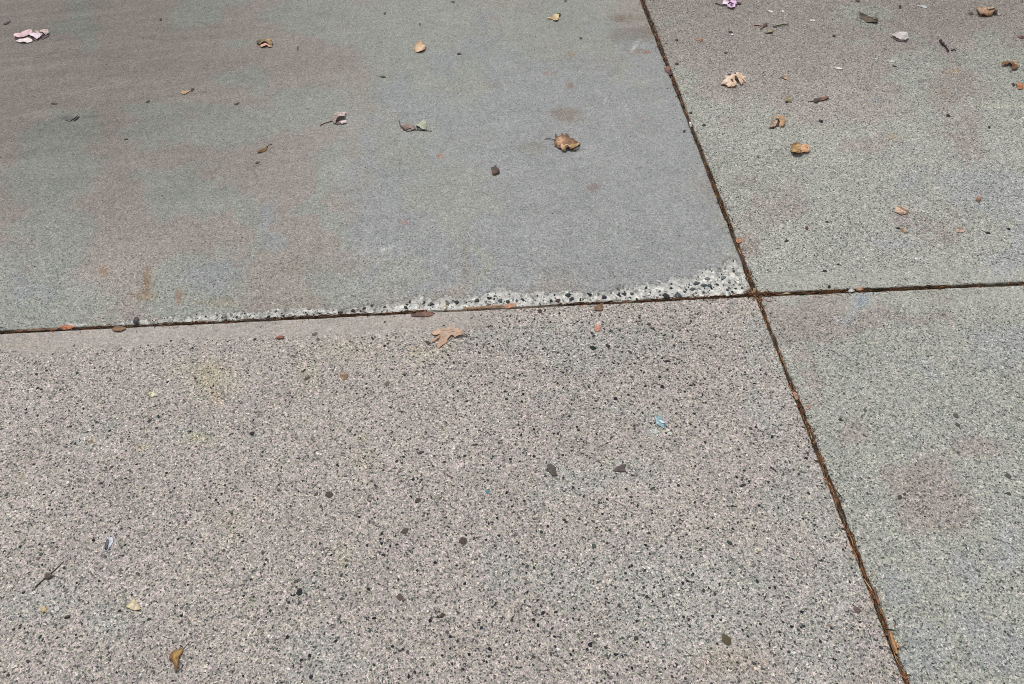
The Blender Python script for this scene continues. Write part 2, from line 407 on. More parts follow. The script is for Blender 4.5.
def tone_at(x, y, slab):
    px, py = P(x, y)
    n1 = vnoise(x, y, 0.25, 21, 3)
    n2 = vnoise(x, y, 0.06, 33, 2)
    def mixin(c, wgt, col):
        return c * (1 - wgt[:, None]) + np.array(col, float)[None, :] * wgt[:, None]
    inside = (px > -150) & (px < 1170) & (py > -120) & (py < 800) & (y > 0.2)
    pxs = np.where(inside, px, -9999.0); pys = np.where(inside, py, -9999.0)
    c = np.zeros((len(x), 3))
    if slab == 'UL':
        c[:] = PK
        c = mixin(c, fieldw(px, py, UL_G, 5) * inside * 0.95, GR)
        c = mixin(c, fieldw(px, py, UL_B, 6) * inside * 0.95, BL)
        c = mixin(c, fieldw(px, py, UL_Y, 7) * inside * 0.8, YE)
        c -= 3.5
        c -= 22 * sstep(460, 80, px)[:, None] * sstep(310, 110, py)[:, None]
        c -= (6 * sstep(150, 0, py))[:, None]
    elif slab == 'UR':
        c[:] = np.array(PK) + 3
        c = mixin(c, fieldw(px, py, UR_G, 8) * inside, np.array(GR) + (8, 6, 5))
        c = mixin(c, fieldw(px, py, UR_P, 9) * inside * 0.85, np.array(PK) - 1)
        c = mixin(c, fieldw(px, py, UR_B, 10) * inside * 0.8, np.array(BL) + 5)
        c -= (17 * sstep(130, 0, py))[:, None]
    elif slab == 'LR':
        c[:] = np.array(GR) + (8, 6, 5)
        c = mixin(c, fieldw(px, py, LR_P, 11) * inside * 0.85, np.array(PK) - 1)
        c = mixin(c, fieldw(px, py, LR_B, 12) * inside * 0.7, np.array(BL) + 6)
    elif slab == 'LL':
        c[:] = (168, 161, 155)
        c = mixin(c, fieldw(px, py, LL_G, 13, 0.5, 45) * inside * 0.45, (163, 166, 160))
        c = mixin(c, fieldw(px, py, LL_Y, 14, 0.6, 10) * inside * 0.35, (178, 172, 152))
    else:
        c[:] = PK
        c = mixin(c, sstep(0.0, 0.3, vnoise(x, y, 0.3, 44, 3)), GR)
    c = c * (1 + 0.024 * n1 + 0.026 * n2)[:, None]
    if slab == 'UL':
        # broom and tyre streaks, strongest at the far left
        ang = 0.22
        sx, sy = x * math.cos(ang) + y * math.sin(ang), -x * math.sin(ang) + y * math.cos(ang)
        st_ = vnoise(sx / 9.0, sy, 0.028, 151, 4)
        c = c * (1 + st_ * (0.02 + 0.05 * sstep(420, 60, px) * sstep(260, 60, py)))[:, None]
        st2 = vnoise(x, y / 7.0, 0.02, 157, 3)
        c = c * (1 + st2 * 0.018)[:, None]
    c = c * (1 + 0.02 * vnoise(x, y, 0.022, 163, 2))[:, None]
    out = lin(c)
    xs, ys = x, y
    ox = vnoise(xs, ys, 0.03, 71, 2) * 4; oy = vnoise(xs, ys, 0.03, 72, 2) * 3
    for (cx, cy, rx, ry, mul, st) in STAINS:
        near = (np.abs(pxs - cx) < rx * 2 + 6) & (np.abs(pys - cy) < ry * 2 + 6)
        if not near.any(): continue
        k = np.nonzero(near)[0]
        q = min(1.0, rx / 8)
        r = np.sqrt(((px[k] + ox[k] * q - cx) / rx) ** 2 + ((py[k] + oy[k] * q - cy) / ry) ** 2)
        wv_ = (1 - sstep(0.45, 1.35, r)) * st
        out[k] *= 1 + (np.array(mul)[None, :] - 1) * wv_[:, None]
    for (x0, y0, x1, y1, hw, mul) in SCRATCH + (HAIR if slab in ('UL', 'UR') else []):
        dx, dy = x1 - x0, y1 - y0
        t = np.clip(((pxs - x0) * dx + (pys - y0) * dy) / (dx * dx + dy * dy), 0, 1)
        dd = np.hypot(pxs - x0 - t * dx, pys - y0 - t * dy)
        out *= 1 + (mul - 1) * (1 - sstep(hw * 0.4, hw * 1.6, dd))[:, None]
    return out

CHIP_X = [-200, 95, 120, 135, 150, 170, 190, 205, 222, 240, 256, 290, 320, 345, 372, 400, 430, 455, 470, 500, 520, 545, 560, 585, 605, 640, 665, 690, 712, 735, 744, 756]
CHIP_H = [0, 0, 5, 7, 6, 7, 7, 12, 9, 13, 8, 11, 10, 7, 10, 13, 17, 14, 15, 17, 13, 15, 18, 12, 15, 17, 18, 25, 31, 42, 36, 10]
def chip_at(x, y):
    px, py = P(x, y)
    line = JY + SH * (px - JX)
    up = line - py
    h = np.interp(px, CHIP_X, CHIP_H)
    h = h * 0.9 * (1 + 0.5 * vnoise(x, y, 0.035, 81, 3))
    v = np.where(h > 0.5, 0.5 + (h - up) / 4.5, -1.0)
    v = np.where((px > 90) & (px < 760), v, -1.0)
    # one small white flake further left
    r = np.hypot((px - 76) / 11, (py - 323.5) / 2.6)
    v = np.maximum(v, 1.1 - r * 0.8)
    # a few patches where the paste is stained brown-grey are left unchipped
    return np.clip(v, -1, 1.6)

# ------------------------------------------------------------------ slabs
def lines(step, first, maxd=L):
    near = [0, .001, .0025, .005, .008, .012, .017]
    a = list(near) + list(np.arange(0.023, first[0], first[1])) if first else list(near)
    a += list(np.arange(a[-1] + step, maxd - 0.03, step))
    a += [maxd - t for t in near[::-1]]
    return np.array(a)

def slab(name, key, su, sv, ulines, vlines, origin=(0, 0), kind_attr=True):
    DH = {'UL': DHL, 'LL': DHL, 'UR': DHR, 'LR': DHR}.get(key, globals()['DH'])
    A, B = np.meshgrid(ulines, vlines, indexing='ij')
    nu, nv = A.shape
    a0, b0 = A.ravel(), B.ravel()
    if kind_attr:
        a = a0 + hwV(sv * b0) * (1 - a0 / L)
        b = b0 + hwH(su * a0) * (1 - b0 / L)
        a = np.where(a0 > L * 0.999, L - 0.006, a); b = np.where(b0 > L * 0.999, L - 0.006, b)
    else:
        a = 0.006 + a0 * (L - 0.012) / L; b = 0.006 + b0 * (L - 0.012) / L
    U = origin[0] + su * a; V = origin[1] + sv * b
    x = C0[0] + U * DH[0] + V * DV[0]; y = C0[1] + U * DH[1] + V * DV[1]
    ea, eb = np.minimum(a0, L - a0), np.minimum(b0, L - b0)
    # ragged arrises
    ra = vnoise(x, y, 0.030, 91, 4) * 0.0026 * np.exp(-ea / 0.007)
    rb = vnoise(x, y, 0.030, 95, 4) * 0.0026 * np.exp(-eb / 0.007)
    x = x + su * ra * DH[0] + sv * rb * DV[0]; y = y + su * ra * DH[1] + sv * rb * DV[1]
    R = 0.0045
    dmin = np.minimum(ea, eb)
    rr = np.clip(R - dmin, 0, R)
    z = ground_h(x, y) - (R - np.sqrt(np.maximum(R * R - rr * rr, 0)))
    if key == 'UL':
        ch = chip_at(x, y)
        z = z - sstep(0.3, 1.5, ch) * 0.0055 - np.where(ch > 0.3, 0.0012 * (vnoise(x, y, 0.012, 61, 2) + 1), 0)
    else:
        ch = np.full(len(x), -1.0)
    col = tone_at(x, y, key)
    base = {'UL': 0.40, 'UR': 1.15, 'LR': 1.12, 'LL': 1.22}.get(key, 0.5)
    wear = np.full(len(x), base)
    px, py = P(x, y)
    if key == 'UL':
        wear = 0.62 - 0.05 * sstep(300, 600, px) + 0.22 * sstep(170, 320, py)
    if key in ('LL',):
        wear = np.where(eb < 0.10, 0.5 + 0.65 * sstep(0.045, 0.085, eb + 0.02 * vnoise(x, y, 0.1, 15, 2)), 1.22)
        wear = np.maximum(wear, 1.2 * sstep(420, 520, px) * (y > 0.2))
    if key in ('UR', 'LR'):
        wear = wear - 0.35 * sstep(0.09, 0.06, eb)
        col = col * (1 + 0.035 * sstep(0.09, 0.06, eb))[:, None]
    # skirt
    n = nu * nv
    idx = np.arange(n).reshape(nu, nv)
    ring = np.concatenate([idx[:, 0], idx[-1, 1:], idx[-2::-1, -1], idx[0, -2:0:-1]])
    vx = np.concatenate([x, x[ring]]); vy = np.concatenate([y, y[ring]])
    vz = np.concatenate([z, np.full(len(ring), -0.10)])
    f = np.stack([idx[:-1, :-1], idx[1:, :-1], idx[1:, 1:], idx[:-1, 1:]], -1).reshape(-1, 4)
    m = len(ring)
    k = np.arange(m)
    sk = np.stack([ring, n + k, n + (k + 1) % m, np.roll(ring, -1)], -1)
    if su * sv < 0:
        f = f[:, ::-1]; sk = sk[:, ::-1]
    faces = np.concatenate([f, sk])
    me = bpy.data.meshes.new(name)
    verts = np.stack([vx, vy, vz], -1)
    cx, cy = float(vx.mean()), float(vy.mean())
    verts[:, 0] -= cx; verts[:, 1] -= cy
    me.vertices.add(len(verts)); me.vertices.foreach_set('co', verts.astype(np.float32).ravel())
    me.loops.add(faces.size); me.loops.foreach_set('vertex_index', faces.astype(np.int32).ravel())
    me.polygons.add(len(faces)); me.polygons.foreach_set('loop_start', (np.arange(len(faces)) * 4).astype(np.int32))
    me.update(calc_edges=True); me.validate()
    me.polygons.foreach_set('use_smooth', np.ones(len(me.polygons), bool))
    rgba = np.ones((len(verts), 4), np.float32)
    rgba[:n, :3] = col; rgba[n:, :3] = col[ring] * 0.9
    at = me.color_attributes.new('tone', 'FLOAT_COLOR', 'POINT'); at.data.foreach_set('color', rgba.ravel())
    for nm, arr in (('wear', wear), ('chip', ch)):
        at = me.attributes.new(nm, 'FLOAT', 'POINT')
        at.data.foreach_set('value', np.concatenate([arr, arr[ring]]).astype(np.float32))
    me.materials.append(M_CON)
    o = bpy.data.objects.new(name, me); COL.objects.link(o)
    o.location = (cx, cy, 0)
    o['kind'] = 'structure'
    return o

bpy.context.view_layer.update()
fine = lines(0.008, (0.16, 0.004)); med = lines(0.010, None); ufine = lines(0.006, None)
coarse = np.array([0, .005, .02] + list(np.linspace(.08, L - .08, 30)) + [L - .02, L - .005, L])
S = {}
S['UL'] = slab('sidewalk_slab', 'UL', -1, 1, lines(0.007, None), fine)
S['UR'] = slab('sidewalk_slab', 'UR', 1, 1, med, med)
S['LL'] = slab('sidewalk_slab', 'LL', -1, -1, med, med)
S['LR'] = slab('sidewalk_slab', 'LR', 1, -1, med, med)
bpy.context.view_layer.update()
for i in range(-2, 2):
    for j in range(-2, 2):
        if -1 <= i <= 0 and -1 <= j <= 0: continue
        slab('sidewalk_slab', 'X', 1, 1, coarse, coarse, (i * L * 1.012, j * L * 1.012), False)
tag(S['UL'], 'smooth grey sidewalk slab with a broken pale edge')
tag(S['LL'], 'rough speckled sidewalk slab of exposed aggregate')
tag(S['UR'], 'sidewalk slab strewn with fallen leaves'); tag(S['LR'], 'greenish grey sidewalk slab')

def sheet_plane(name, half, z, mat, cx=0, cy=0):
    o = mesh_obj(name, [(-half, -half, 0), (half, -half, 0), (half, half, 0), (-half, half, 0)], [(0, 1, 2, 3)], mat, None, False)
    o.location = (cx, cy, z); o['kind'] = 'structure'
    return o
sheet_plane('ground', 250, -0.10 - 0.004, M_GROUND)
sb = sheet_plane('joint_soil', 2 * L - 0.02, -0.0085, M_SOIL, float(C0[0]), float(C0[1]))
sb.rotation_euler = (0, 0, math.atan2(DH[1], DH[0]))

# ------------------------------------------------------------------ aggregate showing in the slab tops
def stones(name, parent, pts, sizes, cols, zoff=None, kind='stuff', flat=0.25):
    V, Fc, Cc = [], [], []
    A_ = np.array(pts); hz_ = ground_h(A_[:, 0], A_[:, 1])
    for (x, y), s, c, hh in zip(pts, sizes, cols, hz_):
        k = random.choice((6, 7, 8))
        ang = random.random() * math.pi
        el = random.uniform(0.55, 0.95)
        z0 = float(hh) + (zoff if zoff is not None else 0.0) + 0.0003
        b = len(V)
        rim = []
        for i in range(k):
            t = 2 * math.pi * (i + random.uniform(-.3, .3)) / k
            r = s * random.uniform(0.68, 1.2)
            rim.append((r * math.cos(t), r * el * math.sin(t)))
        ca, sa = math.cos(ang), math.sin(ang)
        for sc_, zz in ((1.0, -0.0012), (0.9, 0.0002), (0.55, s * flat * 0.5 + 0.0003)):
            for (rx, ry) in rim:
                V.append((x + sc_ * (rx * ca - ry * sa), y + sc_ * (rx * sa + ry * ca), z0 + zz)); Cc.append(c)
        for lay in range(2):
            for i in range(k):
                j = (i + 1) % k
                Fc.append((b + lay * k + i, b + lay * k + j, b + (lay + 1) * k + j, b + (lay + 1) * k + i))
        Fc.append(tuple(b + 2 * k + i for i in range(k)))
    o = mesh_obj(name, V, Fc, M_STONE, parent, False, np.array(Cc))
    if kind: o['kind'] = kind
    return o

DARK = [(38, 42, 44), (50, 50, 50), (62, 56, 54), (44, 50, 50), (34, 36, 40), (70, 62, 58), (76, 78, 78), (52, 58, 60)]
PALE = [(210, 205, 196), (222, 212, 198), (200, 198, 194), (214, 196, 184), (190, 180, 170)]
MIDT = [(120, 108, 100), (128, 120, 112), (110, 112, 108), (146, 126, 112), (100, 96, 94)]
def pick(p):
    r = random.random()
    c = random.choice(DARK if r < p[0] else PALE if r < p[0] + p[1] else MIDT)
    f = random.uniform(0.85, 1.12)
    return lin(np.clip(np.array(c) * f, 0, 255))

def scatter(key, su, sv, n, dens, p, smin, smax, power, flat=0.1):
    pts, sz, cl = [], [], []
    DH = DHL if su < 0 else DHR
    a = rng.uniform(0.012, L - 0.02, n); b = rng.uniform(0.012, L - 0.02, n)
    x = C0[0] + su * a * DH[0] + sv * b * DV[0]; y = C0[1] + su * a * DH[1] + sv * b * DV[1]
    px, py = P(x, y)
    keep = rng.random(n) < dens(x, y, px, py, a, b)
    for X, Y in zip(x[keep], y[keep]):
        pts.append((float(X), float(Y))); sz.append(smin + (smax - smin) * random.random() ** power); cl.append(pick(p))
    return stones('exposed_aggregate', S[key], pts, sz, cl, flat=flat)

def dLL(x, y, px, py, a, b):
    d = 0.45 + 0.25 * vnoise(x, y, 0.12, 101, 2) + 0.1 * (y < 0.9)
    d -= 0.12
    d += 0.9 * np.exp(-(((px - 610) / 130) ** 2 + ((py - 355) / 45) ** 2))
    d += 0.30 * np.exp(-(((px - 600) / 240) ** 2 + ((py - 420) / 110) ** 2))
    d += 0.35 * np.exp(-(((px - 620) / 150) ** 2 + ((py - 630) / 60) ** 2))
    d *= np.where((b < 0.07) & (px < 470), 0.15, 1.0)
    return np.clip(d, 0, 1)
scatter('LL', -1, -1, 70000, dLL, (0.72, 0.14), 0.0011, 0.0046, 4.5)
def dplain(f):
    return lambda x, y, px, py, a, b: np.clip(f + 0.3 * vnoise(x, y, 0.15, 103, 2), 0, 1)
def dbig(x, y, px, py, a, b):
    d = 0.10 + 1.0 * np.exp(-(((px - 610) / 120) ** 2 + ((py - 352) / 38) ** 2)) + 0.45 * np.exp(-(((px - 560) / 200) ** 2 + ((py - 400) / 70) ** 2))
    d += 0.7 * np.exp(-(((px - 640) / 130) ** 2 + ((py - 625) / 55) ** 2)) + 0.35 * np.exp(-(((px - 800) / 70) ** 2 + ((py - 480) / 120) ** 2))
    d += 0.35 * np.exp(-(((px - 490) / 60) ** 2 + ((py - 560) / 120) ** 2)) + 0.2 * vnoise(x, y, 0.1, 131, 3)
    return np.clip(d * np.where((b < 0.07) & (px < 470), 0.1, 1.0), 0, 1)
scatter('LL', -1, -1, 15000, dbig, (0.72, 0.18), 0.0018, 0.0052, 2.4)
scatter('UR', 1, 1, 30000, dplain(0.5), (0.72, 0.16), 0.0012, 0.0032, 5)
scatter('LR', 1, -1, 36000, dplain(0.5), (0.72, 0.16), 0.0010, 0.0030, 5)
scatter('UL', -1, 1, 20000, lambda x, y, px, py, a, b: np.clip(0.12 + 0.5 * sstep(120, 300, py) * sstep(620, 350, px) + 0.2 * vnoise(x, y, 0.15, 107, 2), 0, 1), (0.74, 0.18), 0.0010, 0.0026, 5)

# the larger pebbles one can pick out: (px, py, radius px, colour)
PEB = {
 'LL': [(252, 434, 3.4, (58, 50, 50)), (307, 378, 4, (92, 84, 74)), (387, 384, 3.5, (110, 102, 96)), (316, 494, 3, (92, 84, 80)),
        (329.5, 494.5, 5, (82, 76, 72)), (418, 500, 3.5, (84, 78, 72)), (405, 531, 4.5, (88, 78, 74)), (463, 541, 5, (86, 76, 72)),
        (300, 592, 4.2, (44, 52, 54)), (296, 581, 3, (90, 90, 80)), (368.5, 589, 2.4, (44, 40, 40)), (400, 598, 4, (96, 86, 80)),
        (442.5, 615, 3.2, (78, 68, 62)), (481, 628, 2.6, (48, 52, 62)), (489.5, 649, 3, (40, 44, 50)), (301, 660, 2.4, (44, 46, 50)),
        (311, 677, 2.6, (52, 52, 58)), (150, 421, 3.2, (74, 68, 70)), (158.5, 416.5, 2.6, (50, 70, 70)), (157, 428, 2.2, (50, 62, 62)),
        (593, 348, 3.6, (38, 50, 46)), (608, 346, 2.8, (64, 52, 54)), (630, 352, 3.4, (88, 70, 66)), (662, 386.5, 2.8, (38, 34, 42)),
        (691, 385.5, 2.4, (44, 44, 44)), (615.5, 399, 2.4, (44, 42, 42)), (632, 377, 2.4, (110, 78, 78)), (726, 640, 6.5, (92, 82, 66)),
        (729, 655, 2.2, (84, 78, 68)), (857.5, 610, 5, (104, 92, 88)), (860, 622, 2, (60, 56, 56)), (831.5, 628, 2, (50, 50, 54)),
        (589.5, 645, 2.8, (46, 48, 52)), (590.5, 643.5, 2, (36, 40, 48)), (619, 605, 2.6, (82, 64, 60)), (541, 532, 2.2, (60, 60, 62)),
        (527, 582, 4, (118, 120, 116)), (594, 546, 3.5, (82, 90, 84)), (517, 658, 3, (62, 66, 68)), (558, 649, 2, (230, 228, 232)),
        (636, 638, 2.8, (74, 70, 66)), (616, 654.5, 2.6, (40, 44, 56)), (772, 437, 2.4, (40, 38, 40)), (808.5, 493, 2.2, (46, 56, 56)),
        (733, 506, 2.6, (66, 62, 60)), (607, 499, 2.4, (58, 50, 54)), (566, 522, 2, (60, 60, 56)), (649, 533, 2, (50, 50, 50)),
        (540, 311.5, 3, (72, 64, 58)), (314, 334, 3.6, (112, 104, 102)), (649, 324, 3, (88, 76, 68)), (691, 321, 2.2, (70, 62, 62)),
        (639.5, 317.5, 2, (60, 58, 60)), (604, 329, 1.8, (60, 56, 78)), (610.5, 331, 2, (66, 70, 72)), (593.5, 336, 2, (40, 60, 60)),
        (841, 420, 2.2, (60, 60, 60)), (843, 529, 2.5, (70, 60, 60)), (487.5, 491.5, 3, (92, 130, 142)), (730, 543, 3, (62, 68, 68)),
        (757, 581.5, 2.4, (48, 54, 56)), (683, 583, 2, (40, 46, 56)), (38, 558.5, 2.4, (110, 100, 96)), (38, 388, 2.2, (50, 44, 50)),
        (77, 373, 2.2, (60, 72, 72)), (40, 637, 2.6, (54, 62, 62)), (188, 584.5, 1.8, (40, 44, 40)), (138, 574, 2.8, (90, 82, 80)), (121, 570, 3, (110, 100, 98))],
 'LR': [(865, 410, 3.8, (98, 100, 94)), (956, 416, 3.8, (92, 94, 88)), (957.5, 425, 3.2, (84, 84, 80)), (1008, 476, 3.6, (88, 88, 82)),
        (1008.5, 493.5, 3.4, (80, 82, 78)), (900, 497.5, 3.2, (80, 74, 72)), (904, 494, 2.2, (78, 76, 76)), (958, 453, 2.4, (84, 84, 84)),
        (955, 496, 2, (74, 70, 68)), (978, 570.5, 3, (96, 92, 86)), (1012, 588, 1.8, (62, 60, 60)), (921, 455, 1.8, (230, 228, 224)), (899, 514, 2, (88, 80, 78))],
 'UR': [(885, 49, 2, (90, 90, 88)), (838, 68, 1.5, (222, 222, 214)), (916, 259, 1.8, (230, 230, 226)), (1023, 118, 1.5, (230, 230, 226))],
}
for key, lst in PEB.items():
    for (px, py, r, c) in lst:
        x, y = G(px, py)
        Z = CAMH / (ST + (py - PP[1]) / F * CT)
        stones('pebble', S[key], [(float(x), float(y))], [r * Z / F], [lin(c)], 0.0002, None, 0.12)

# stones in the broken edge
EDGE = [(604.5, 295.5, 3.6, (60, 60, 66)), (589, 293.5, 2.6, (48, 52, 58)), (568, 293.5, 3.6, (60, 70, 72)), (558, 299, 3, (74, 62, 56)),
        (572, 297, 3, (60, 64, 66)), (516.5, 299, 2.6, (92, 94, 92)), (523, 298, 2, (50, 54, 56)), (551, 299, 2, (54, 58, 58)),
        (619, 293.5, 3, (60, 66, 66)), (625, 292.5, 2.6, (58, 62, 62)), (632, 292, 2.2, (80, 82, 84)), (646.5, 286, 2, (56, 60, 62)),
        (625, 291, 2, (66, 66, 66)), (667, 294.5, 5, (54, 58, 64)), (679, 293.5, 5.4, (72, 84, 88)), (693, 287.5, 3.8, (88, 92, 94)),
        (697, 281.5, 3.6, (82, 86, 88)), (704, 283.5, 3.6, (84, 96, 98)), (710, 284, 3, (84, 94, 98)), (708, 277, 3.4, (120, 124, 126)),
        (724, 276, 4.4, (112, 120, 128)), (734.5, 269.5, 2, (70, 74, 78)), (719, 268.5, 2.2, (100, 104, 108)), (704, 290.5, 2.2, (80, 84, 88)),
        (736, 287, 2, (54, 66, 62)), (742.5, 286, 2, (70, 92, 78)), (637, 297.5, 1.8, (60, 60, 60)), (508, 300, 2.6, (56, 62, 62)),
        (500.5, 299, 3.2, (84, 92, 94)), (477, 299, 3, (72, 76, 76)), (457, 300.5, 3, (60, 68, 68)), (447, 301.5, 3.4, (110, 114, 108)),
        (431, 302.5, 2.4, (74, 80, 78)), (424, 300.5, 2, (60, 64, 62)), (405.5, 305.5, 2.6, (70, 74, 74)), (407, 303, 1.6, (50, 52, 52)),
        (372, 305, 2.2, (84, 92, 88)), (364, 307.5, 1.8, (70, 74, 72)), (353, 309.5, 2.6, (70, 66, 64)), (340, 311, 2.8, (100, 94, 86)),
        (268, 315, 2.2, (60, 70, 64)), (283, 314, 1.8, (66, 74, 70)), (276, 310.5, 2, (90, 96, 92)), (236, 315.5, 1.8, (60, 66, 70)),
        (222, 316.5, 1.6, (70, 76, 72)), (205, 315, 1.6, (60, 66, 70)), (488, 304, 2.2, (82, 84, 78)), (660, 289.5, 2, (90, 92, 92)),
        (685, 290, 1.8, (64, 66, 68)), (730, 281, 1.8, (96, 100, 104)), (728, 288, 1.6, (80, 82, 84)), (540, 302, 2, (96, 98, 94))]
pe, se, ce = [], [], []
for k in range(1500):
    px = random.uniform(130, 752); up = random.uniform(1.0, 42)
    h = np.interp(px, CHIP_X, CHIP_H)
    if up > h - 1.5: continue
    py = JY + SH * (px - JX) - up - 1.5
    if py > 296 and px > 740: continue
    x, y = G(px, py)
    pe.append((float(x), float(y))); se.append((0.0010 + 0.0034 * random.random() ** 2.2) * (1.25 if random.random() < 0.2 else 1)); ce.append(pick((0.55, 0.2)))
def edge_z(px, py):
    x, y = G(px, py)
    ch = chip_at(np.array([float(x)]), np.array([float(y)]))
    return float(-sstep(0.3, 1.5, ch)[0] * 0.0055 - 0.0012)
for key_z in (-0.005,):
    # small grit, laid at the depth of the break
    V = []
    for (x, y), s, c in zip(pe, se, ce):
        V.append((x, y))
    zs = [edge_z(*P(np.array(x), np.array(y))) for x, y in V]
    order = list(range(len(V)))
    grit_lo = [i for i in order if zs[i] < -0.0045]; grit_hi = [i for i in order if zs[i] >= -0.0045]
    stones('exposed_aggregate', S['UL'], [V[i] for i in grit_lo], [se[i] for i in grit_lo], [ce[i] for i in grit_lo], -0.0055, 'stuff', 0.25)
    stones('exposed_aggregate', S['UL'], [V[i] for i in grit_hi], [se[i] for i in grit_hi], [ce[i] for i in grit_hi], -0.0025, 'stuff', 0.25)
for (px, py, r, c) in EDGE:
    x, y = G(px, py)
    Z = CAMH / (ST + (py - PP[1]) / F * CT)
    stones('pebble', S['UL'], [(float(x), float(y))], [r * Z / F], [lin(c)], edge_z(px, py) + 0.0012, None, 0.2)

# ------------------------------------------------------------------ litter packed in the joints
LIT = [((70, 54, 42), 5), ((98, 72, 52), 5), ((132, 94, 66), 4), ((168, 126, 90), 2.5), ((190, 128, 86), 1.2), ((128, 118, 104), 2.5), ((92, 84, 76), 3), ((196, 160, 120), 1.2), ((48, 42, 34), 4), ((84, 78, 52), 1.5), ((140, 60, 36), 0.8)]
def litcol(bright=1.0):
    c = random.choices([k[0] for k in LIT], [k[1] * (bright if sum(k[0]) > 330 else 1) for k in LIT])[0]
    return lin(np.clip(np.array(c) * random.uniform(0.8, 1.15), 0, 255))
def litter(name, label, n, path, halfw, bright, spread=0.0):
    V, Fc, Cc = [], [], []
    for _ in range(n):
        t = path(random.random())
        (cx, cy), (dx, dy) = t
        nx, ny = -dy, dx
        hwid = halfw(cx, cy)
        off = random.gauss(0, 0.45) * hwid
        if random.random() < spread: off = random.gauss(0, 1.0) * hwid * 1.6
        ln = random.uniform(0.005, 0.045) * (0.35 if random.random() < 0.4 else 1)
        wd = random.uniform(0.0006, 0.0020) if ln > 0.008 else random.uniform(0.001, 0.003)
        an = random.gauss(0, 0.30 if ln < 0.015 else 0.10)
        if abs(off) > hwid * 0.95: an = random.uniform(-1.5, 1.5); ln *= 0.45
        ca, sa = math.cos(an), math.sin(an)
        ex, ey = dx * ca + nx * sa, dy * ca + ny * sa
        fx, fy = -ey, ex
        depth = abs(off) / hwid
        z = random.uniform(-0.0050, 0.0012) if depth < 0.95 else random.uniform(0.0006, 0.0014)
        tilt = random.uniform(-0.12, 0.12) if depth < 0.95 else 0
        x, y = cx + nx * off, cy + ny * off
        b = len(V)
        th = 0.0005
        segs = 3
        bend = random.uniform(-0.25, 0.25) * ln
        for i in range(segs + 1):
            s = (i / segs - 0.5)
            w_ = wd * (0.5 if i in (0, segs) else 1) * 0.5
            px_, py_ = x + ex * s * ln + fx * bend * (s * s * 4 - 1) * 0.3, y + ey * s * ln + fy * bend * (s * s * 4 - 1) * 0.3
            zz = z + s * ln * tilt
            for q, dz in ((-1, 0), (0, th + w_ * 0.5), (1, 0), (0, -th)):
                V.append((px_ + fx * w_ * q, py_ + fy * w_ * q, zz + dz))
        c = litcol(bright)
        Cc += [c] * (4 * (segs + 1))
        for i in range(segs):
            for q in range(4):
                Fc.append((b + i * 4 + q, b + i * 4 + (q + 1) % 4, b + (i + 1) * 4 + (q + 1) % 4, b + (i + 1) * 4 + q))
        Fc.append((b + 3, b + 2, b + 1, b)); e = b + segs * 4; Fc.append((e, e + 1, e + 2, e + 3))
    o = mesh_obj(name, V, Fc, M_LITTER, None, False, np.array(Cc))
    tag(o, label, 'leaf litter', None, 'stuff')
    return o
def along(D, lo, hi, clump=0.0, power=1.0):
    def f(t):
        s = lo + (hi - lo) * (t ** power)
        if clump:
            for _ in range(6):
                if vnoise(np.array([s]), np.array([0.5]), 0.10, int(clump), 2)[0] > random.uniform(-0.6, 0.5): break
                s = lo + (hi - lo) * (random.random() ** power)
        return (C0[0] + D[0] * s, C0[1] + D[1] * s), (float(D[0]), float(D[1]))
    return f
litter('leaf_litter', 'brown leaf litter and grit packed in the far part of the long joint', 2600, along(DV, 0.0, 2.9, 5), lambda x, y: 0.0092, 0.5, 0.10)
litter('leaf_litter', 'brown and orange leaf litter packed in the near part of the long joint', 2400, along(-DV, 0.0, 1.6, 9), lambda x, y: 0.0068, 1.3, 0.08)
litter('leaf_litter', 'reddish brown leaf litter filling the cross joint on the right', 2000, along(DHR, 0.0, 1.6, 12), lambda x, y: 0.0085, 1.3, 0.08)
litter('leaf_litter', 'thin brown leaf litter in the long cross joint on the left', 3000, along(-DHL, 0.0, 2.9, 17, 1.2), lambda x, y: 0.0062, 1.0, 0.08)
def crossing(t):
    a = random.uniform(0, 2 * math.pi); r = abs(random.gauss(0, 0.012))
    return (C0[0] + r * math.cos(a) - 0.004, C0[1] + r * math.sin(a) + 0.004), (math.cos(a), math.sin(a))
litter('leaf_litter', 'heap of leaf fragments where the four slab corners meet', 330, crossing, lambda x, y: 0.010, 2.2, 0.1)

# ------------------------------------------------------------------ loose things: sheets, twigs, seeds
def pts_px(pts, off=(0, 0), k=1.0):
    return [(off[0] + p[0] / k, off[1] + p[1] / k) for p in pts]

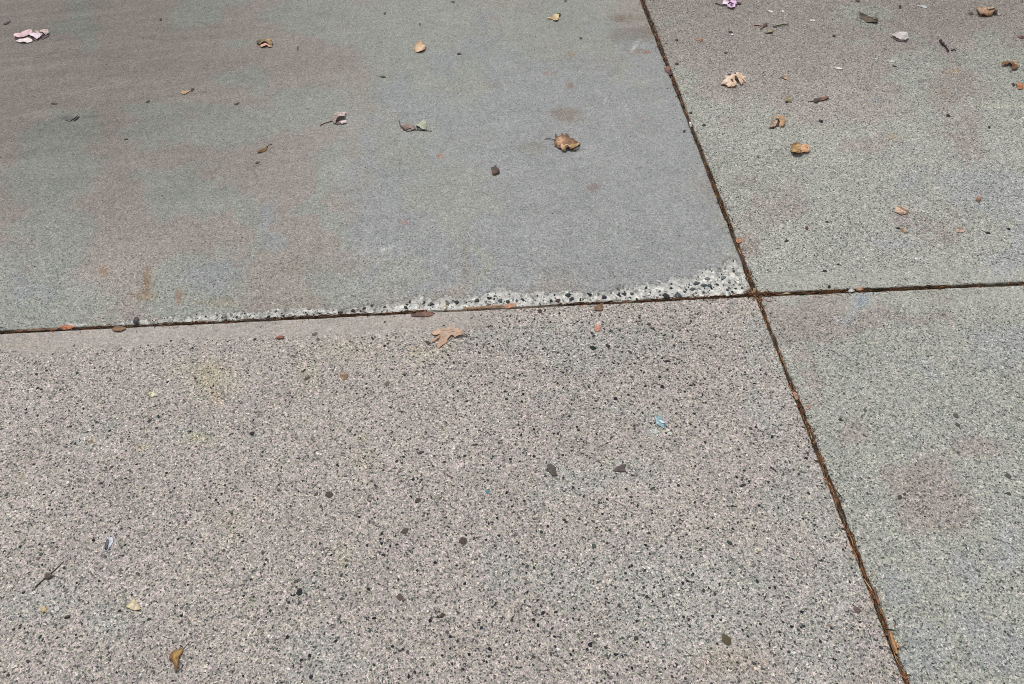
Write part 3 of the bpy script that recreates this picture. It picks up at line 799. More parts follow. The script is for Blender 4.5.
def sheet(name, outline_px, col, parent=None, lift=0.004, mode='dome', wrinkle=0.0012, mat=None, col2=None, axis=None,
          base=0.0008, thick=0.0005, res=0.0028, edge=None, seed=0, jag=0.09):
    """a thin crumpled piece with a real outline on the ground"""
    g = [tuple(map(float, G(*p))) for p in outline_px]
    ar = sum(g[i][0] * g[(i + 1) % len(g)][1] - g[(i + 1) % len(g)][0] * g[i][1] for i in range(len(g)))
    if ar < 0: g = g[::-1]
    # soften: Chaikin once, then resample
    q = []
    for i in range(len(g)):
        a, b = g[i], g[(i + 1) % len(g)]
        q.append((a[0] * .88 + b[0] * .12, a[1] * .88 + b[1] * .12)); q.append((a[0] * .12 + b[0] * .88, a[1] * .12 + b[1] * .88))
    g = q
    cx = sum(p[0] for p in g) / len(g); cy = sum(p[1] for p in g) / len(g)
    R = max(math.hypot(p[0] - cx, p[1] - cy) for p in g) + 1e-6
    res = min(res, R / 4)
    out = []
    for i in range(len(g)):
        a, b = g[i], g[(i + 1) % len(g)]
        m = max(1, int(math.hypot(a[0] - b[0], a[1] - b[1]) / res))
        for j in range(m): out.append((a[0] + (b[0] - a[0]) * j / m, a[1] + (b[1] - a[1]) * j / m))
    o2 = np.array(out); jn = vnoise(o2[:, 0] + seed, o2[:, 1], max(R * 0.22, 0.002), 420 + seed, 2) * jag
    out = [(cx + (p[0] - cx) * (1 + q_), cy + (p[1] - cy) * (1 + q_)) for p, q_ in zip(out, jn)]
    vs_ = [Vector(((p[0] - cx) / R, (p[1] - cy) / R)) for p in out]
    ed = [(i, (i + 1) % len(vs_)) for i in range(len(vs_))]
    nrim = len(vs_)
    rr = res / R
    k = int(1 / rr) + 1
    for i in range(-k, k + 1):
        for j in range(-k, k + 1):
            vs_.append(Vector((i * rr + (0.5 * rr if j % 2 else 0) + random.uniform(-.15, .15) * rr, j * rr * 0.87 + random.uniform(-.15, .15) * rr)))
    ov, oe, of, *_ = delaunay_2d_cdt(vs_, ed, [list(range(nrim))], 1, 1e-5)
    P2 = np.array([(v.x, v.y) for v in ov])
    used = sorted({i for f in of for i in f})
    remap = {o_: i for i, o_ in enumerate(used)}
    P2 = P2[used]; faces = [tuple(remap[i] for i in f) for f in of]
    if axis is None: ax = (1.0, 0.0)
    else:
        a, b = G(*axis[0]), G(*axis[1])
        ax = (float(b[0] - a[0]), float(b[1] - a[1])); n_ = math.hypot(*ax); ax = (ax[0] / n_, ax[1] / n_)
    s = P2[:, 0] * ax[0] + P2[:, 1] * ax[1]; t = -P2[:, 0] * ax[1] + P2[:, 1] * ax[0]
    r2 = P2[:, 0] ** 2 + P2[:, 1] ** 2
    tm = max(np.abs(t).max(), 1e-3)
    if mode == 'dome': z = lift * np.clip(1 - r2, 0, 1)
    elif mode == 'cup': z = lift * r2
    elif mode == 'fold': z = lift * np.abs(t) / tm
    elif mode == 'ridge': z = lift * (1 - np.abs(t) / tm)
    elif mode == 'roll': z = lift * np.sqrt(np.clip(1 - (t / tm) ** 2, 0, 1))
    elif mode == 'tilt': z = lift * (t / tm + 1) / 2
    else: z = lift * 0 * s
    X = cx + P2[:, 0] * R; Y = cy + P2[:, 1] * R
    z = z + wrinkle * (vnoise(X + seed, Y, max(R * 0.45, 0.003), 200 + seed, 2) + 1) * 0.8
    rid = 1 - np.abs(vnoise(X + 3.1 * seed, Y, max(R * 0.55, 0.004), 260 + seed, 3))
    z = z + wrinkle * 1.1 * rid
    z = z - z.min()
    gz = ground_h(X, Y)
    Z = gz + base + z
    def mute(c):
        c = np.array(c, float); return c.mean() + (c - c.mean()) * 0.86 - 4
    c1 = lin(mute(col)); c2 = lin(mute(col2 if col2 is not None else np.array(col) * 0.78))
    m = sstep(-0.2, 0.2, vnoise(X, Y, max(R * 0.5, 0.003), 300 + seed, 3))
    C = c1[None, :] * (1 - m[:, None]) + c2[None, :] * m[:, None]
    C = C * (1 + 0.28 * vnoise(X, Y, max(R * 0.22, 0.0022), 340 + seed, 2))[:, None]
    sp = sstep(0.45, 0.6, vnoise(X, Y, max(R * 0.3, 0.003), 380 + seed, 2))
    C = C * (1 - 0.45 * sp)[:, None]
    if edge is not None:
        # rim distance in leaf units
        rim = np.array([(v.x, v.y) for v in vs_[:nrim]])
        dr = np.min(np.hypot(P2[:, None, 0] - rim[None, :, 0], P2[:, None, 1] - rim[None, :, 1]), axis=1)
        wgt = (1 - sstep(0.03, 0.22, dr)) * 0.8
        C = C * (1 - wgt[:, None]) + lin(edge)[None, :] * wgt[:, None]
    # vein
    n = len(P2)
    V = list(zip(X, Y, Z)) + list(zip(X, Y, Z - thick))
    cnt = {}
    for f in faces:
        for i in range(len(f)):
            e = (f[i], f[(i + 1) % len(f)]); cnt[e] = 1
    rimE = [e for e in cnt if (e[1], e[0]) not in cnt]
    Fc = [tuple(f) for f in faces] + [tuple(i + n for i in f[::-1]) for f in faces] + [(a, a + n, b + n, b)[::1] for (a, b) in rimE]
    o = mesh_obj(name, V, Fc, mat or M_LEAF, None, True, np.concatenate([C, C * 0.95]))
    if parent is not None:
        bpy.context.view_layer.update(); o.parent = parent; o.matrix_parent_inverse = parent.matrix_world.inverted()
    else:
        recenter(o, cx, cy, float(gz.mean()))
    return o

def tube(name, px_pts, r0, r1, col, parent=None, z0=0.0, z1=0.0, mat=None, lump=0.15, zmid=None):
    """a round twig or stem lying on the ground; radii in metres"""
    pts = [tuple(map(float, G(*p))) for p in px_pts]
    # refine
    P3 = []
    n = len(pts)
    for i in range(n - 1):
        for j in range(4):
            f = j / 4
            P3.append((pts[i][0] * (1 - f) + pts[i + 1][0] * f, pts[i][1] * (1 - f) + pts[i + 1][1] * f))
    P3.append(pts[-1])
    m = len(P3)
    V, Fc = [], []
    K = 7
    for i, (x, y) in enumerate(P3):
        f = i / (m - 1)
        a = P3[max(i - 1, 0)]; b = P3[min(i + 1, m - 1)]
        dx, dy = b[0] - a[0], b[1] - a[1]; q = math.hypot(dx, dy) + 1e-9; dx /= q; dy /= q
        r = (r0 * (1 - f) + r1 * f) * (1 + random.uniform(-lump, lump))
        x += random.uniform(-1, 1) * r * 0.3; y += random.uniform(-1, 1) * r * 0.3
        zc = float(ground_h(np.array([x]), np.array([y]))[0]) + r + z0 * (1 - f) + z1 * f
        if zmid: zc += zmid * 4 * f * (1 - f)
        for k in range(K):
            t = 2 * math.pi * k / K
            V.append((x - dy * r * math.cos(t), y + dx * r * math.cos(t), zc + r * math.sin(t)))
    for i in range(m - 1):
        for k in range(K):
            Fc.append((i * K + k, i * K + (k + 1) % K, (i + 1) * K + (k + 1) % K, (i + 1) * K + k))
    Fc.append(tuple(range(K))[::-1]); Fc.append(tuple((m - 1) * K + k for k in range(K)))
    c = lin(col); C = np.array([c * random.uniform(0.85, 1.15) for _ in V])
    o = mesh_obj(name, V, Fc, mat or M_LITTER, None, True, C)
    if parent is not None:
        bpy.context.view_layer.update(); o.parent = parent; o.matrix_parent_inverse = parent.matrix_world.inverted()
    else:
        cx, cy = pts[0]; recenter(o, cx, cy, 0)
    return o

def thing(name, label, cat, px, py, group=None):
    x, y = map(float, G(px, py))
    o = empty(name, x, y, 0.0)
    tag(o, label, cat, group)
    bpy.context.view_layer.update()
    return o

LV = 'fallen leaves on the sidewalk'
# pale oak leaf below the cross joint
t = thing('oak_leaf', 'pale tan lobed oak leaf just below the cross joint', 'leaf', 445, 338, LV)
k = 12.8; o_ = (410, 310)
sheet('blade', pts_px([(705, 318), (650, 292), (615, 250), (575, 238), (565, 275), (515, 262), (480, 205), (455, 262), (400, 255), (335, 232), (350, 268), (275, 285), (290, 335),
      (400, 322), (330, 368), (235, 432), (300, 418), (400, 345), (380, 385), (335, 470), (375, 492), (425, 450), (465, 425), (485, 380), (525, 335), (555, 340), (580, 370), (625, 340), (690, 328)], o_, k),
      (208, 190, 166), t, 0.0045, 'ridge', 0.003, col2=(184, 160, 140), axis=((428, 341), (466, 334.5)), edge=(190, 150, 120), res=0.0022)
sheet('dark_lobe', pts_px([(180, 395), (235, 400), (262, 425), (235, 455), (215, 425)], o_, k), (80, 66, 54), t, 0.002, 'dome', 0.0006)
tube('vein', pts_px([(400, 285), (540, 295), (700, 318)], o_, k), 0.0006, 0.0009, (168, 112, 100), t, 0.0075, 0.005)
tube('stem', pts_px([(700, 318), (745, 352), (800, 356), (880, 350)], o_, k), 0.0012, 0.0007, (92, 66, 54), t, 0.004, 0.0)
# brown oak leaf on the smooth slab
t = thing('oak_leaf', 'curled brown oak leaf alone on the smooth grey slab', 'leaf', 567, 145, LV)
k = 17.07; o_ = (540, 120)
sheet('blade', pts_px([(290, 262), (262, 350), (245, 430), (290, 500), (345, 515), (365, 560), (435, 575), (450, 512), (490, 515), (520, 548), (600, 545), (612, 488), (685, 440), (690, 398), (640, 405),
      (590, 350), (520, 350), (475, 275), (430, 255), (418, 310), (378, 235), (352, 300), (322, 320)], o_, k), (140, 98, 66), t, 0.006, 'dome', 0.008,
      col2=(196, 152, 110), edge=(96, 64, 42), axis=((555, 143), (580, 145)), res=0.0022, base=0.002, jag=0.24)
sheet('curled_lobe', pts_px([(360, 430), (420, 455), (500, 490), (600, 470), (670, 430), (650, 490), (560, 525), (470, 500), (390, 560), (340, 500)], o_, k), (214, 176, 124), t, 0.006, 'ridge', 0.003, base=0.006, col2=(180, 140, 80), seed=4)
tube('stem', [(545, 139.3), (549, 139.2), (555.5, 141.5)], 0.0009, 0.0012, (84, 66, 54), t, 0, 0.004)
# tan leaf with shade-coloured gaps, right slab
t = thing('oak_leaf', 'pale orange lobed leaf with dark gaps, right of the long joint', 'leaf', 734, 81, LV)
k = 28.44; o_ = (716, 68)
sheet('blade', pts_px([(150, 500), (165, 440), (200, 400), (275, 372), (262, 330), (235, 285), (290, 290), (318, 312), (372, 310), (410, 285), (445, 235), (500, 262), (560, 262), (545, 210), (570, 165), (610, 160), (640, 175),
      (640, 240), (680, 262), (745, 235), (735, 290), (830, 288), (790, 335), (765, 348), (870, 402), (835, 432), (740, 372), (700, 362), (775, 452), (720, 512), (660, 480), (600, 372), (545, 300), (505, 340), (512, 400),
      (540, 440), (575, 470), (562, 530), (480, 562), (420, 540), (370, 572), (300, 520), (230, 505)], o_, k), (232, 204, 178), t, 0.009, 'dome', 0.004, col2=(216, 180, 146), base=0.003, axis=((722, 85), (746, 78)), res=0.002)
sheet('brown_rim', pts_px([(235, 490), (290, 482), (330, 510), (400, 530), (470, 520), (560, 530), (520, 568), (440, 572), (350, 566), (260, 520)], o_, k), (172, 122, 84), t, 0.002, 'dome', 0.001, base=0.002)
for pl in ([(400, 405), (430, 390), (458, 405), (462, 450), (480, 475), (450, 470), (420, 440)], [(315, 262), (350, 255), (415, 250), (395, 285), (355, 298), (325, 285)], [(510, 320), (560, 305), (590, 340), (590, 390), (545, 400), (515, 370)]):
    sheet('gap_shade', pts_px(pl, o_, k), (58, 38, 26), t, 0.0005, 'dome', 0.0003, base=0.013)  # dark sheets on the blade, painting the shadow in its gaps
tube('stem', pts_px([(180, 470), (150, 510)], o_, k), 0.0012, 0.0008, (120, 90, 66), t, 0.001, 0)

t = thing('curled_leaf', 'small tan brown leaf with a dark tip, above and left of the rounder orange one', 'leaf', 777, 122, LV)
k = 34.13; o_ = (762, 110)
sheet('blade', pts_px([(425, 300), (500, 240), (600, 205), (735, 218), (765, 300), (772, 420), (745, 540), (700, 600), (650, 575), (615, 630), (580, 560), (590, 470), (548, 370), (480, 330)], o_, k), (196, 152, 112), t, 0.008, 'dome', 0.004, col2=(164, 124, 88), base=0.002)
sheet('left_lobe', pts_px([(290, 440), (335, 380), (335, 250), (365, 245), (375, 370), (440, 345), (515, 370), (510, 480), (470, 560), (430, 610), (340, 590), (250, 600), (270, 520)], o_, k), (186, 156, 130), t, 0.006, 'fold', 0.003, col2=(154, 134, 116), base=0.001, axis=((770, 128), (778, 120)))
sheet('shaded_fold', pts_px([(515, 370), (560, 380), (575, 470), (580, 560), (480, 575), (520, 500)], o_, k), (84, 54, 28), t, 0.002, 'dome', 0.001, base=0.002)  # dark colour stands for the shade between the two lobes
sheet('tip', pts_px([(235, 625), (330, 590), (375, 590), (440, 625), (350, 650), (250, 652)], o_, k), (58, 44, 38), t, 0.002, 'dome', 0.0005)
t = thing('curled_leaf', 'ochre and orange rounded leaf lying lowest on the right slab', 'leaf', 799, 151, LV)
o_ = (785, 138)
sheet('blade', pts_px([(195, 330), (215, 280), (290, 228), (400, 215), (470, 240), (540, 290), (600, 330), (600, 480), (540, 560), (440, 625), (330, 610), (240, 600), (185, 520), (165, 440)], o_, k), (196, 156, 100), t, 0.009, 'cup', 0.005, col2=(158, 116, 66), edge=(132, 92, 56), base=0.001)
sheet('right_lobe', pts_px([(540, 300), (620, 240), (700, 235), (770, 280), (800, 350), (815, 440), (785, 530), (690, 530), (610, 520), (540, 540), (500, 470)], o_, k), (226, 172, 126), t, 0.010, 'dome', 0.004, col2=(204, 144, 92), base=0.003, seed=3)
sheet('shaded_fold', pts_px([(380, 450), (460, 455), (550, 490), (520, 515), (400, 480)], o_, k), (140, 98, 46), t, 0.001, 'dome', 0.0005, base=0.009)  # shade of the crease between lobes, put in as darker colour
t = thing('rolled_leaf', 'tan brown leaf rolled into a tube near the top right corner', 'leaf', 987, 14, LV)
k = 31.03; o_ = (972, 4)
sheet('blade', pts_px([(115, 290), (100, 220), (135, 140), (205, 140), (235, 200), (330, 185), (420, 190), (520, 212), (650, 205), (655, 310), (600, 385), (450, 415), (330, 400), (230, 400), (150, 350)], o_, k), (190, 152, 122), t, 0.015, 'roll', 0.004, col2=(160, 118, 82), axis=((975, 15), (993, 12)), edge=(120, 90, 62), res=0.003)
sheet('pale_strip', pts_px([(420, 235), (640, 215), (645, 260), (440, 290)], o_, k), (206, 184, 156), t, 0.002, 'dome', 0.001, base=0.016)
sheet('dark_end', pts_px([(640, 225), (700, 212), (750, 255), (752, 320), (720, 345), (645, 355)], o_, k), (64, 44, 32), t, 0.010, 'roll', 0.001, axis=((993, 14), (997, 14)))
sheet('pale_tip', pts_px([(755, 320), (800, 290), (850, 300), (885, 345), (860, 375), (800, 360)], o_, k), (214, 196, 190), t, 0.004, 'dome', 0.001)
k = 5.72; o_ = (845, 0)
sheet('tip', pts_px([(702, 76), (715, 68), (732, 74), (732, 84), (715, 90)], o_, k), (96, 86, 82), t, 0.003, 'dome', 0.001)
t = thing('curled_leaf', 'flat grey white leaf with a dark underside near the top of the right slab', 'leaf', 899, 38, LV)
sheet('blade', pts_px([(265, 208), (290, 196), (325, 194), (352, 198), (362, 222), (345, 234), (318, 232), (292, 222)], o_, k), (212, 202, 196), t, 0.006, 'tilt', 0.002, base=0.004, col2=(196, 186, 180))
sheet('underside', pts_px([(258, 210), (290, 220), (318, 230), (350, 232), (364, 226), (350, 242), (310, 240), (282, 226)], o_, k), (86, 76, 72), t, 0.002, 'dome', 0.0005)
t = thing('twisted_leaf', 'dark olive brown twisted leaf near the top edge', 'leaf', 867, 18, LV)
sheet('blade', pts_px([(68, 68), (92, 86), (125, 92), (150, 104), (185, 112), (180, 138), (150, 132), (120, 132), (108, 112), (84, 108), (80, 88)], o_, k), (92, 76, 50), t, 0.008, 'ridge', 0.004, col2=(70, 58, 50), axis=((857, 12), (877, 22)))
sheet('lobe', pts_px([(150, 104), (188, 112), (184, 124), (156, 118)], o_, k), (124, 112, 104), t, 0.003, 'dome', 0.001, base=0.006)
t = thing('curled_leaf', 'curled brown and cream leaf by the right edge of the picture', 'leaf', 1008, 66, LV)
sheet('blade', pts_px([(885, 372), (915, 360), (950, 352), (980, 362), (984, 388), (970, 405), (948, 404), (948, 386), (930, 372), (900, 384)], o_, k), (112, 74, 42), t, 0.01, 'ridge', 0.003, col2=(150, 96, 50), axis=((1000, 64), (1017, 69)))
sheet('pale_lobe', pts_px([(950, 356), (978, 362), (980, 386), (966, 386), (955, 370)], o_, k), (222, 190, 140), t, 0.003, 'dome', 0.001, base=0.009)
t = thing('leaf_scrap', 'reddish orange leaf scrap cut by the right edge, below the curled brown leaf', 'leaf scrap', 1019, 86, LV)
sheet('blade', pts_px([(972, 478), (1000, 476), (1014, 500), (1012, 514), (985, 512), (980, 495)], o_, k), (182, 100, 58), t, 0.006, 'dome', 0.002, col2=(206, 130, 84))
sheet('tip', pts_px([(952, 478), (966, 476), (972, 492), (960, 496)], o_, k), (60, 62, 58), t, 0.002, 'dome', 0.0005)
# brown curled leaf, top left
k = 17.07; o_ = (240, 30)
t = thing('curled_leaf', 'small brown and pink crumpled leaf near the top on the smooth slab', 'leaf', 264, 45, LV)
sheet('blade', pts_px([(280, 228), (315, 180), (400, 178), (470, 190), (550, 205), (562, 250), (558, 290), (520, 285), (440, 240), (380, 255), (340, 280)], o_, k), (132, 108, 66), t, 0.010, 'dome', 0.004, col2=(176, 136, 84))
sheet('pale_lobe', pts_px([(345, 285), (390, 262), (440, 240), (500, 262), (548, 262), (552, 300), (500, 312), (462, 285), (430, 302), (370, 310)], o_, k), (222, 168, 140), t, 0.004, 'dome', 0.002, base=0.003, col2=(196, 130, 104))
sheet('dark_lobe', pts_px([(282, 222), (318, 205), (380, 215), (370, 252), (310, 262)], o_, k), (92, 80, 54), t, 0.003, 'dome', 0.001, base=0.006)
k = 4; o_ = (256, 0)
t = thing('leaf_scrap', 'small bright cream leaf at the top of the smooth slab', 'leaf scrap', 420, 48, LV)
sheet('blade', pts_px([(632, 196), (642, 176), (662, 168), (680, 186), (676, 206), (650, 214), (636, 210)], o_, k), (228, 200, 160), t, 0.007, 'fold', 0.0015, col2=(214, 176, 140), axis=((414, 52), (422, 44)), edge=(176, 130, 96))
k = 7.86; o_ = (310, 100)
t = thing('curled_leaf', 'pale pinkish crumpled leaf with a long thin stem', 'leaf', 340, 119, LV)
sheet('blade', pts_px([(178, 178), (185, 145), (210, 122), (250, 108), (288, 106), (275, 130), (282, 148), (245, 150), (215, 162), (200, 190)], o_, k), (204, 184, 176), t, 0.009, 'dome', 0.003, col2=(160, 132, 124), base=0.003)
sheet('lower_lobe', pts_px([(230, 172), (262, 164), (292, 166), (288, 184), (255, 194), (235, 188)], o_, k), (226, 208, 202), t, 0.003, 'dome', 0.001, base=0.002)
sheet('shaded_fold', pts_px([(190, 170), (225, 155), (262, 160), (232, 170), (240, 196), (205, 196)], o_, k), (112, 74, 66), t, 0.001, 'dome', 0.0006)  # dark sheet paints the shade inside the crumple
tube('stem', pts_px([(78, 202), (120, 182), (178, 166)], o_, k), 0.0014, 0.0014, (124, 96, 84), t)
t = thing('sprig', 'broken brown sprig carrying one small green leaf', 'twig', 415, 128)
tube('stem', pts_px([(698, 160), (712, 208), (740, 240), (770, 250), (825, 238), (870, 240), (958, 248)], o_, k), 0.0016, 0.0011, (96, 78, 70), t)
sheet('brown_leaf', pts_px([(718, 212), (770, 195), (820, 208), (832, 235), (800, 244), (790, 225), (750, 244)], o_, k), (150, 126, 112), t, 0.005, 'cup', 0.002, col2=(110, 84, 74), base=0.002)
sheet('green_leaf', pts_px([(830, 196), (868, 182), (904, 166), (918, 200), (915, 244), (890, 244), (860, 222), (838, 215)], o_, k), (146, 154, 130), t, 0.005, 'fold', 0.003, col2=(176, 180, 158), axis=((415, 124), (427, 130)), base=0.002)
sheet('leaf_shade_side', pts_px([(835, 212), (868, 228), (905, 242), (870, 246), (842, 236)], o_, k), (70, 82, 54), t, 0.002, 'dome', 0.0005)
t = thing('curled_leaf', 'narrow golden brown leaf with a fine stem on the left of the smooth slab', 'leaf', 261, 151, LV)
k = 4; o_ = (256, 0)
sheet('blade', pts_px([(4, 612), (12, 600), (36, 592), (46, 584), (44, 600), (22, 612)], o_, k), (150, 112, 66), t, 0.006, 'ridge', 0.001, axis=((257, 152), (267, 147)), col2=(110, 80, 50))
tube('stem', pts_px([(42, 590), (52, 580), (66, 576)], o_, k), 0.0012, 0.0008, (110, 84, 60), t)
t = thing('leaf_scrap', 'cream and yellow leaf scrap with a dark tip at the top centre', 'leaf scrap', 554, 17, LV)
o_ = (512, 0)
sheet('blade', pts_px([(132, 76), (150, 72), (170, 60), (188, 62), (186, 84), (172, 88), (160, 78)], o_, k), (216, 196, 140), t, 0.006, 'cup', 0.002, col2=(196, 160, 112))
sheet('tip', pts_px([(176, 56), (194, 54), (194, 66), (180, 68)], o_, k), (56, 46, 40), t, 0.003, 'dome', 0.0005, base=0.003)
t = thing('leaf_scrap', 'dark reddish brown leaf stub on the smooth slab, left of the brown oak leaf', 'leaf scrap', 495, 171)
sheet('blade', [(491, 168), (494, 166.5), (499, 170), (499.5, 174), (495, 175.5), (492, 175)], (102, 72, 58), t, 0.008, 'dome', 0.002, col2=(74, 54, 46))
tube('stem', [(495, 167), (496.5, 165)], 0.001, 0.0008, (84, 62, 52), t)

# blossoms
t = thing('blossom', 'crumpled pale pink blossom with dark maroon folds, far left top', 'flower', 32, 38)
k = 13.65; o_ = (0, 15)
for pl, c, z, md in (([(205, 318), (215, 285), (275, 268), (340, 240), (435, 218), (462, 250), (430, 285), (380, 295), (330, 322), (255, 326)], (232, 190, 196), 0.003, 'cup'),
                 ([(218, 358), (280, 345), (345, 345), (372, 318), (425, 328), (448, 368), (385, 390), (290, 388), (240, 380)], (238, 222, 218), 0.002, 'dome'),
                 ([(405, 290), (450, 262), (525, 255), (565, 280), (608, 292), (560, 318), (515, 350), (465, 320), (420, 310)], (240, 214, 226), 0.005, 'ridge'),
                 ([(535, 240), (600, 222), (672, 232), (680, 262), (632, 288), (590, 262)], (214, 184, 176), 0.004, 'dome'),
                 ([(470, 238), (540, 238), (545, 262), (480, 262)], (206, 176, 168), 0.002, 'dome')):
    sheet('petal', pts_px(pl, o_, k), c, t, 0.006, md, 0.004, M_PETAL, np.array(c) * 0.93, base=z, seed=int(z * 1000))
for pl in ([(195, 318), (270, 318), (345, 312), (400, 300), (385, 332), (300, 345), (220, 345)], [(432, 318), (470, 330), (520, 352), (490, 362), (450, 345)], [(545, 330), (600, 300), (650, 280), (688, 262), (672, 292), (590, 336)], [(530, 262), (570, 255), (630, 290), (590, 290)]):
    sheet('shaded_fold', pts_px(pl, o_, k), (92, 48, 66), t, 0.002, 'dome', 0.0006, M_PETAL)  # maroon of the centre, also painting shadow into the gaps between petals
t = thing('blossom', 'bright pink crumpled blossom beside a dark scrap at the top edge', 'flower', 730, 3)
k = 11.38; o_ = (710, 0)
for pl, c, z in (([(135, 60), (155, 10), (165, -50), (215, -60), (230, 20), (200, 60), (170, 72)], (240, 206, 230), 0.002),
                 ([(215, -60), (280, -70), (295, 20), (300, 66), (255, 60), (230, 25)], (226, 176, 216), 0.004),
                 ([(180, 72), (230, 62), (285, 68), (280, 92), (245, 110), (205, 96)], (236, 196, 232), 0.003)):
    sheet('petal', pts_px(pl, o_, k), c, t, 0.006, 'cup', 0.004, M_PETAL, np.array(c) * 0.9, base=z, seed=int(z * 1000) + 7)
sheet('shaded_fold', pts_px([(225, 66), (250, 62), (250, 88), (232, 86)], o_, k), (110, 46, 110), t, 0.001, 'dome', 0.0005, M_PETAL, base=0.0085)  # shadow crack between petals, painted as a dark purple piece
sheet('shaded_fold', pts_px([(196, -8), (225, -5), (225, 22), (200, 18)], o_, k), (96, 52, 100), t, 0.001, 'dome', 0.0005, M_PETAL, base=0.010)  # second painted shadow crack, further up the petals
sheet('sepal', pts_px([(282, 25), (320, 30), (358, 42), (345, 58), (310, 50), (286, 52)], o_, k), (70, 36, 44), t, 0.003, 'dome', 0.001)
tube('stem', pts_px([(55, 42), (95, 50), (150, 72)], o_, k), 0.0028, 0.0022, (120, 110, 98), t)

# twigs at the top
t = thing('sprig', 'green and red sprig near the top, right of the white speck', 'twig', 772, 25)
tube('green_stem', pts_px([(720, 312), (770, 300), (830, 290), (895, 284)], o_, k), 0.0022, 0.0022, (82, 92, 56), t, 0.001, 0.003)
tube('red_stem', pts_px([(495, 295), (540, 292), (585, 300)], o_, k), 0.0018, 0.0018, (130, 76, 64), t)
sheet('bud', pts_px([(600, 295), (625, 270), (648, 268), (650, 300), (620, 312)], o_, k), (100, 58, 50), t, 0.006, 'dome', 0.001)
tube('side_stem', pts_px([(572, 335), (600, 318), (630, 305)], o_, k), 0.0020, 0.0016, (120, 84, 66), t)
sheet('bract', pts_px([(650, 360), (690, 338), (725, 345), (710, 372), (665, 376)], o_, k), (198, 184, 150), t, 0.005, 'dome', 0.001, edge=(120, 106, 80))
tube('lower_stem', pts_px([(622, 378), (665, 382), (712, 382)], o_, k), 0.0016, 0.0016, (96, 80, 60), t)
t = thing('twig', 'short black twig end with a side bud near the top right', 'twig', 943, 47)
k = 5.72; o_ = (845, 0)
tube('stem', pts_px([(540, 238), (555, 256), (575, 272), (590, 298)], o_, k), 0.0058, 0.0030, (66, 54, 54), t, lump=0.3)
tube('bud', pts_px([(606, 292), (622, 284), (634, 292)], o_, k), 0.0026, 0.0018, (84, 74, 70), t)
t = thing('twig', 'brown twig scrap with a dark knot on the right slab, left of centre', 'twig', 818, 101)
k = 4; o_ = (768, 0)
tube('stem', pts_px([(160, 408), (185, 406)], o_, k), 0.0010, 0.0018, (104, 84, 72), t)
sheet('bract', pts_px([(196, 398), (215, 392), (240, 384), (242, 396), (220, 404), (200, 408)], o_, k), (136, 96, 72), t, 0.005, 'ridge', 0.001)
sheet('knot', pts_px([(180, 402), (192, 394), (202, 404), (196, 414), (184, 412)], o_, k), (70, 66, 66), t, 0.005, 'dome', 0.001)
t = thing('twig', 'thin dark twig with a round knot near the lower left corner', 'twig', 48, 575)
k = 5.69; o_ = (20, 530)
tube('stem', pts_px([(88, 328), (118, 298), (150, 270), (200, 228), (252, 178)], o_, k), 0.0014, 0.0008, (74, 62, 58), t)
sheet('knot', pts_px([(140, 262), (150, 246), (172, 244), (186, 258), (205, 262), (184, 270), (170, 282), (148, 280)], o_, k), (98, 84, 80), t, 0.004, 'dome', 0.001)
sheet('leaf_flake', [(-30, 0), (-29, 0), (-29, 1)], (90, 80, 70)) if False else None

# leaf pieces low in the picture
o = sheet('leaf_scrap', pts_px([(602, 440), (628, 418), (650, 388), (672, 425), (694, 455), (650, 460)], o_, k), (216, 202, 166), None, 0.004, 'cup', 0.001, col2=(204, 190, 154), edge=(186, 168, 130))
tag(o, 'cream triangular leaf scrap near the lower left corner', 'leaf scrap')
t = thing('leaf_scrap', 'golden brown torn leaf with a fine stem at the bottom left', 'leaf scrap', 176, 660)
k = 4; o_ = (0, 513)
sheet('blade', pts_px([(678, 590), (680, 572), (700, 552), (728, 542), (732, 558), (718, 580), (716, 612), (712, 638), (702, 632), (700, 605), (690, 590)], o_, k), (182, 142, 76), t, 0.006, 'ridge', 0.002, col2=(146, 108, 62), axis=((174, 655), (178, 670)), edge=(120, 88, 50))
tube('stem', pts_px([(722, 556), (740, 536), (762, 512)], o_, k), 0.0009, 0.0006, (120, 104, 84), t)
t = thing('paint_flake', 'small white flake with a blue black core, lower left', 'flake', 108, 543)
k = 5.69; o_ = (20, 530)
sheet('white_rim', pts_px([(500, 42), (528, 40), (532, 70), (515, 98), (500, 124), (480, 120), (488, 82)], o_, k), (206, 212, 226), t, 0.001, 'dome', 0.0005, M_PLASTIC)
sheet('dark_core', pts_px([(498, 54), (508, 56), (506, 84), (498, 116), (484, 114), (488, 84)], o_, k), (50, 54, 76), t, 0.0012, 'dome', 0.0003, M_PLASTIC, base=0.003)
t = thing('paint_flake', 'pale blue flake with a white fleck in the middle of the rough slab', 'flake', 660, 423)
o_ = (540, 380)
sheet('blue_flake', pts_px([(652, 214), (672, 205), (692, 216), (712, 250), (708, 272), (684, 268), (662, 250)], o_, k), (150, 182, 192), t, 0.001, 'dome', 0.001, M_PLASTIC, col2=(104, 138, 150), jag=0.3)
sheet('pale_fleck', pts_px([(640, 285), (660, 280), (672, 300), (655, 312), (642, 305)], o_, k), (196, 206, 204), t, 0.0006, 'dome', 0.0004, M_PLASTIC, jag=0.3)
sheet('pale_fleck', pts_px([(728, 300), (748, 292), (752, 312), (735, 316)], o_, k), (214, 218, 210), t, 0.0006, 'dome', 0.0004, M_PLASTIC, jag=0.3)
sheet('white_fleck', pts_px([(672, 232), (690, 234), (712, 250), (690, 252)], o_, k), (226, 240, 244), t, 0.001, 'dome', 0.0003, M_PLASTIC, base=0.0035)

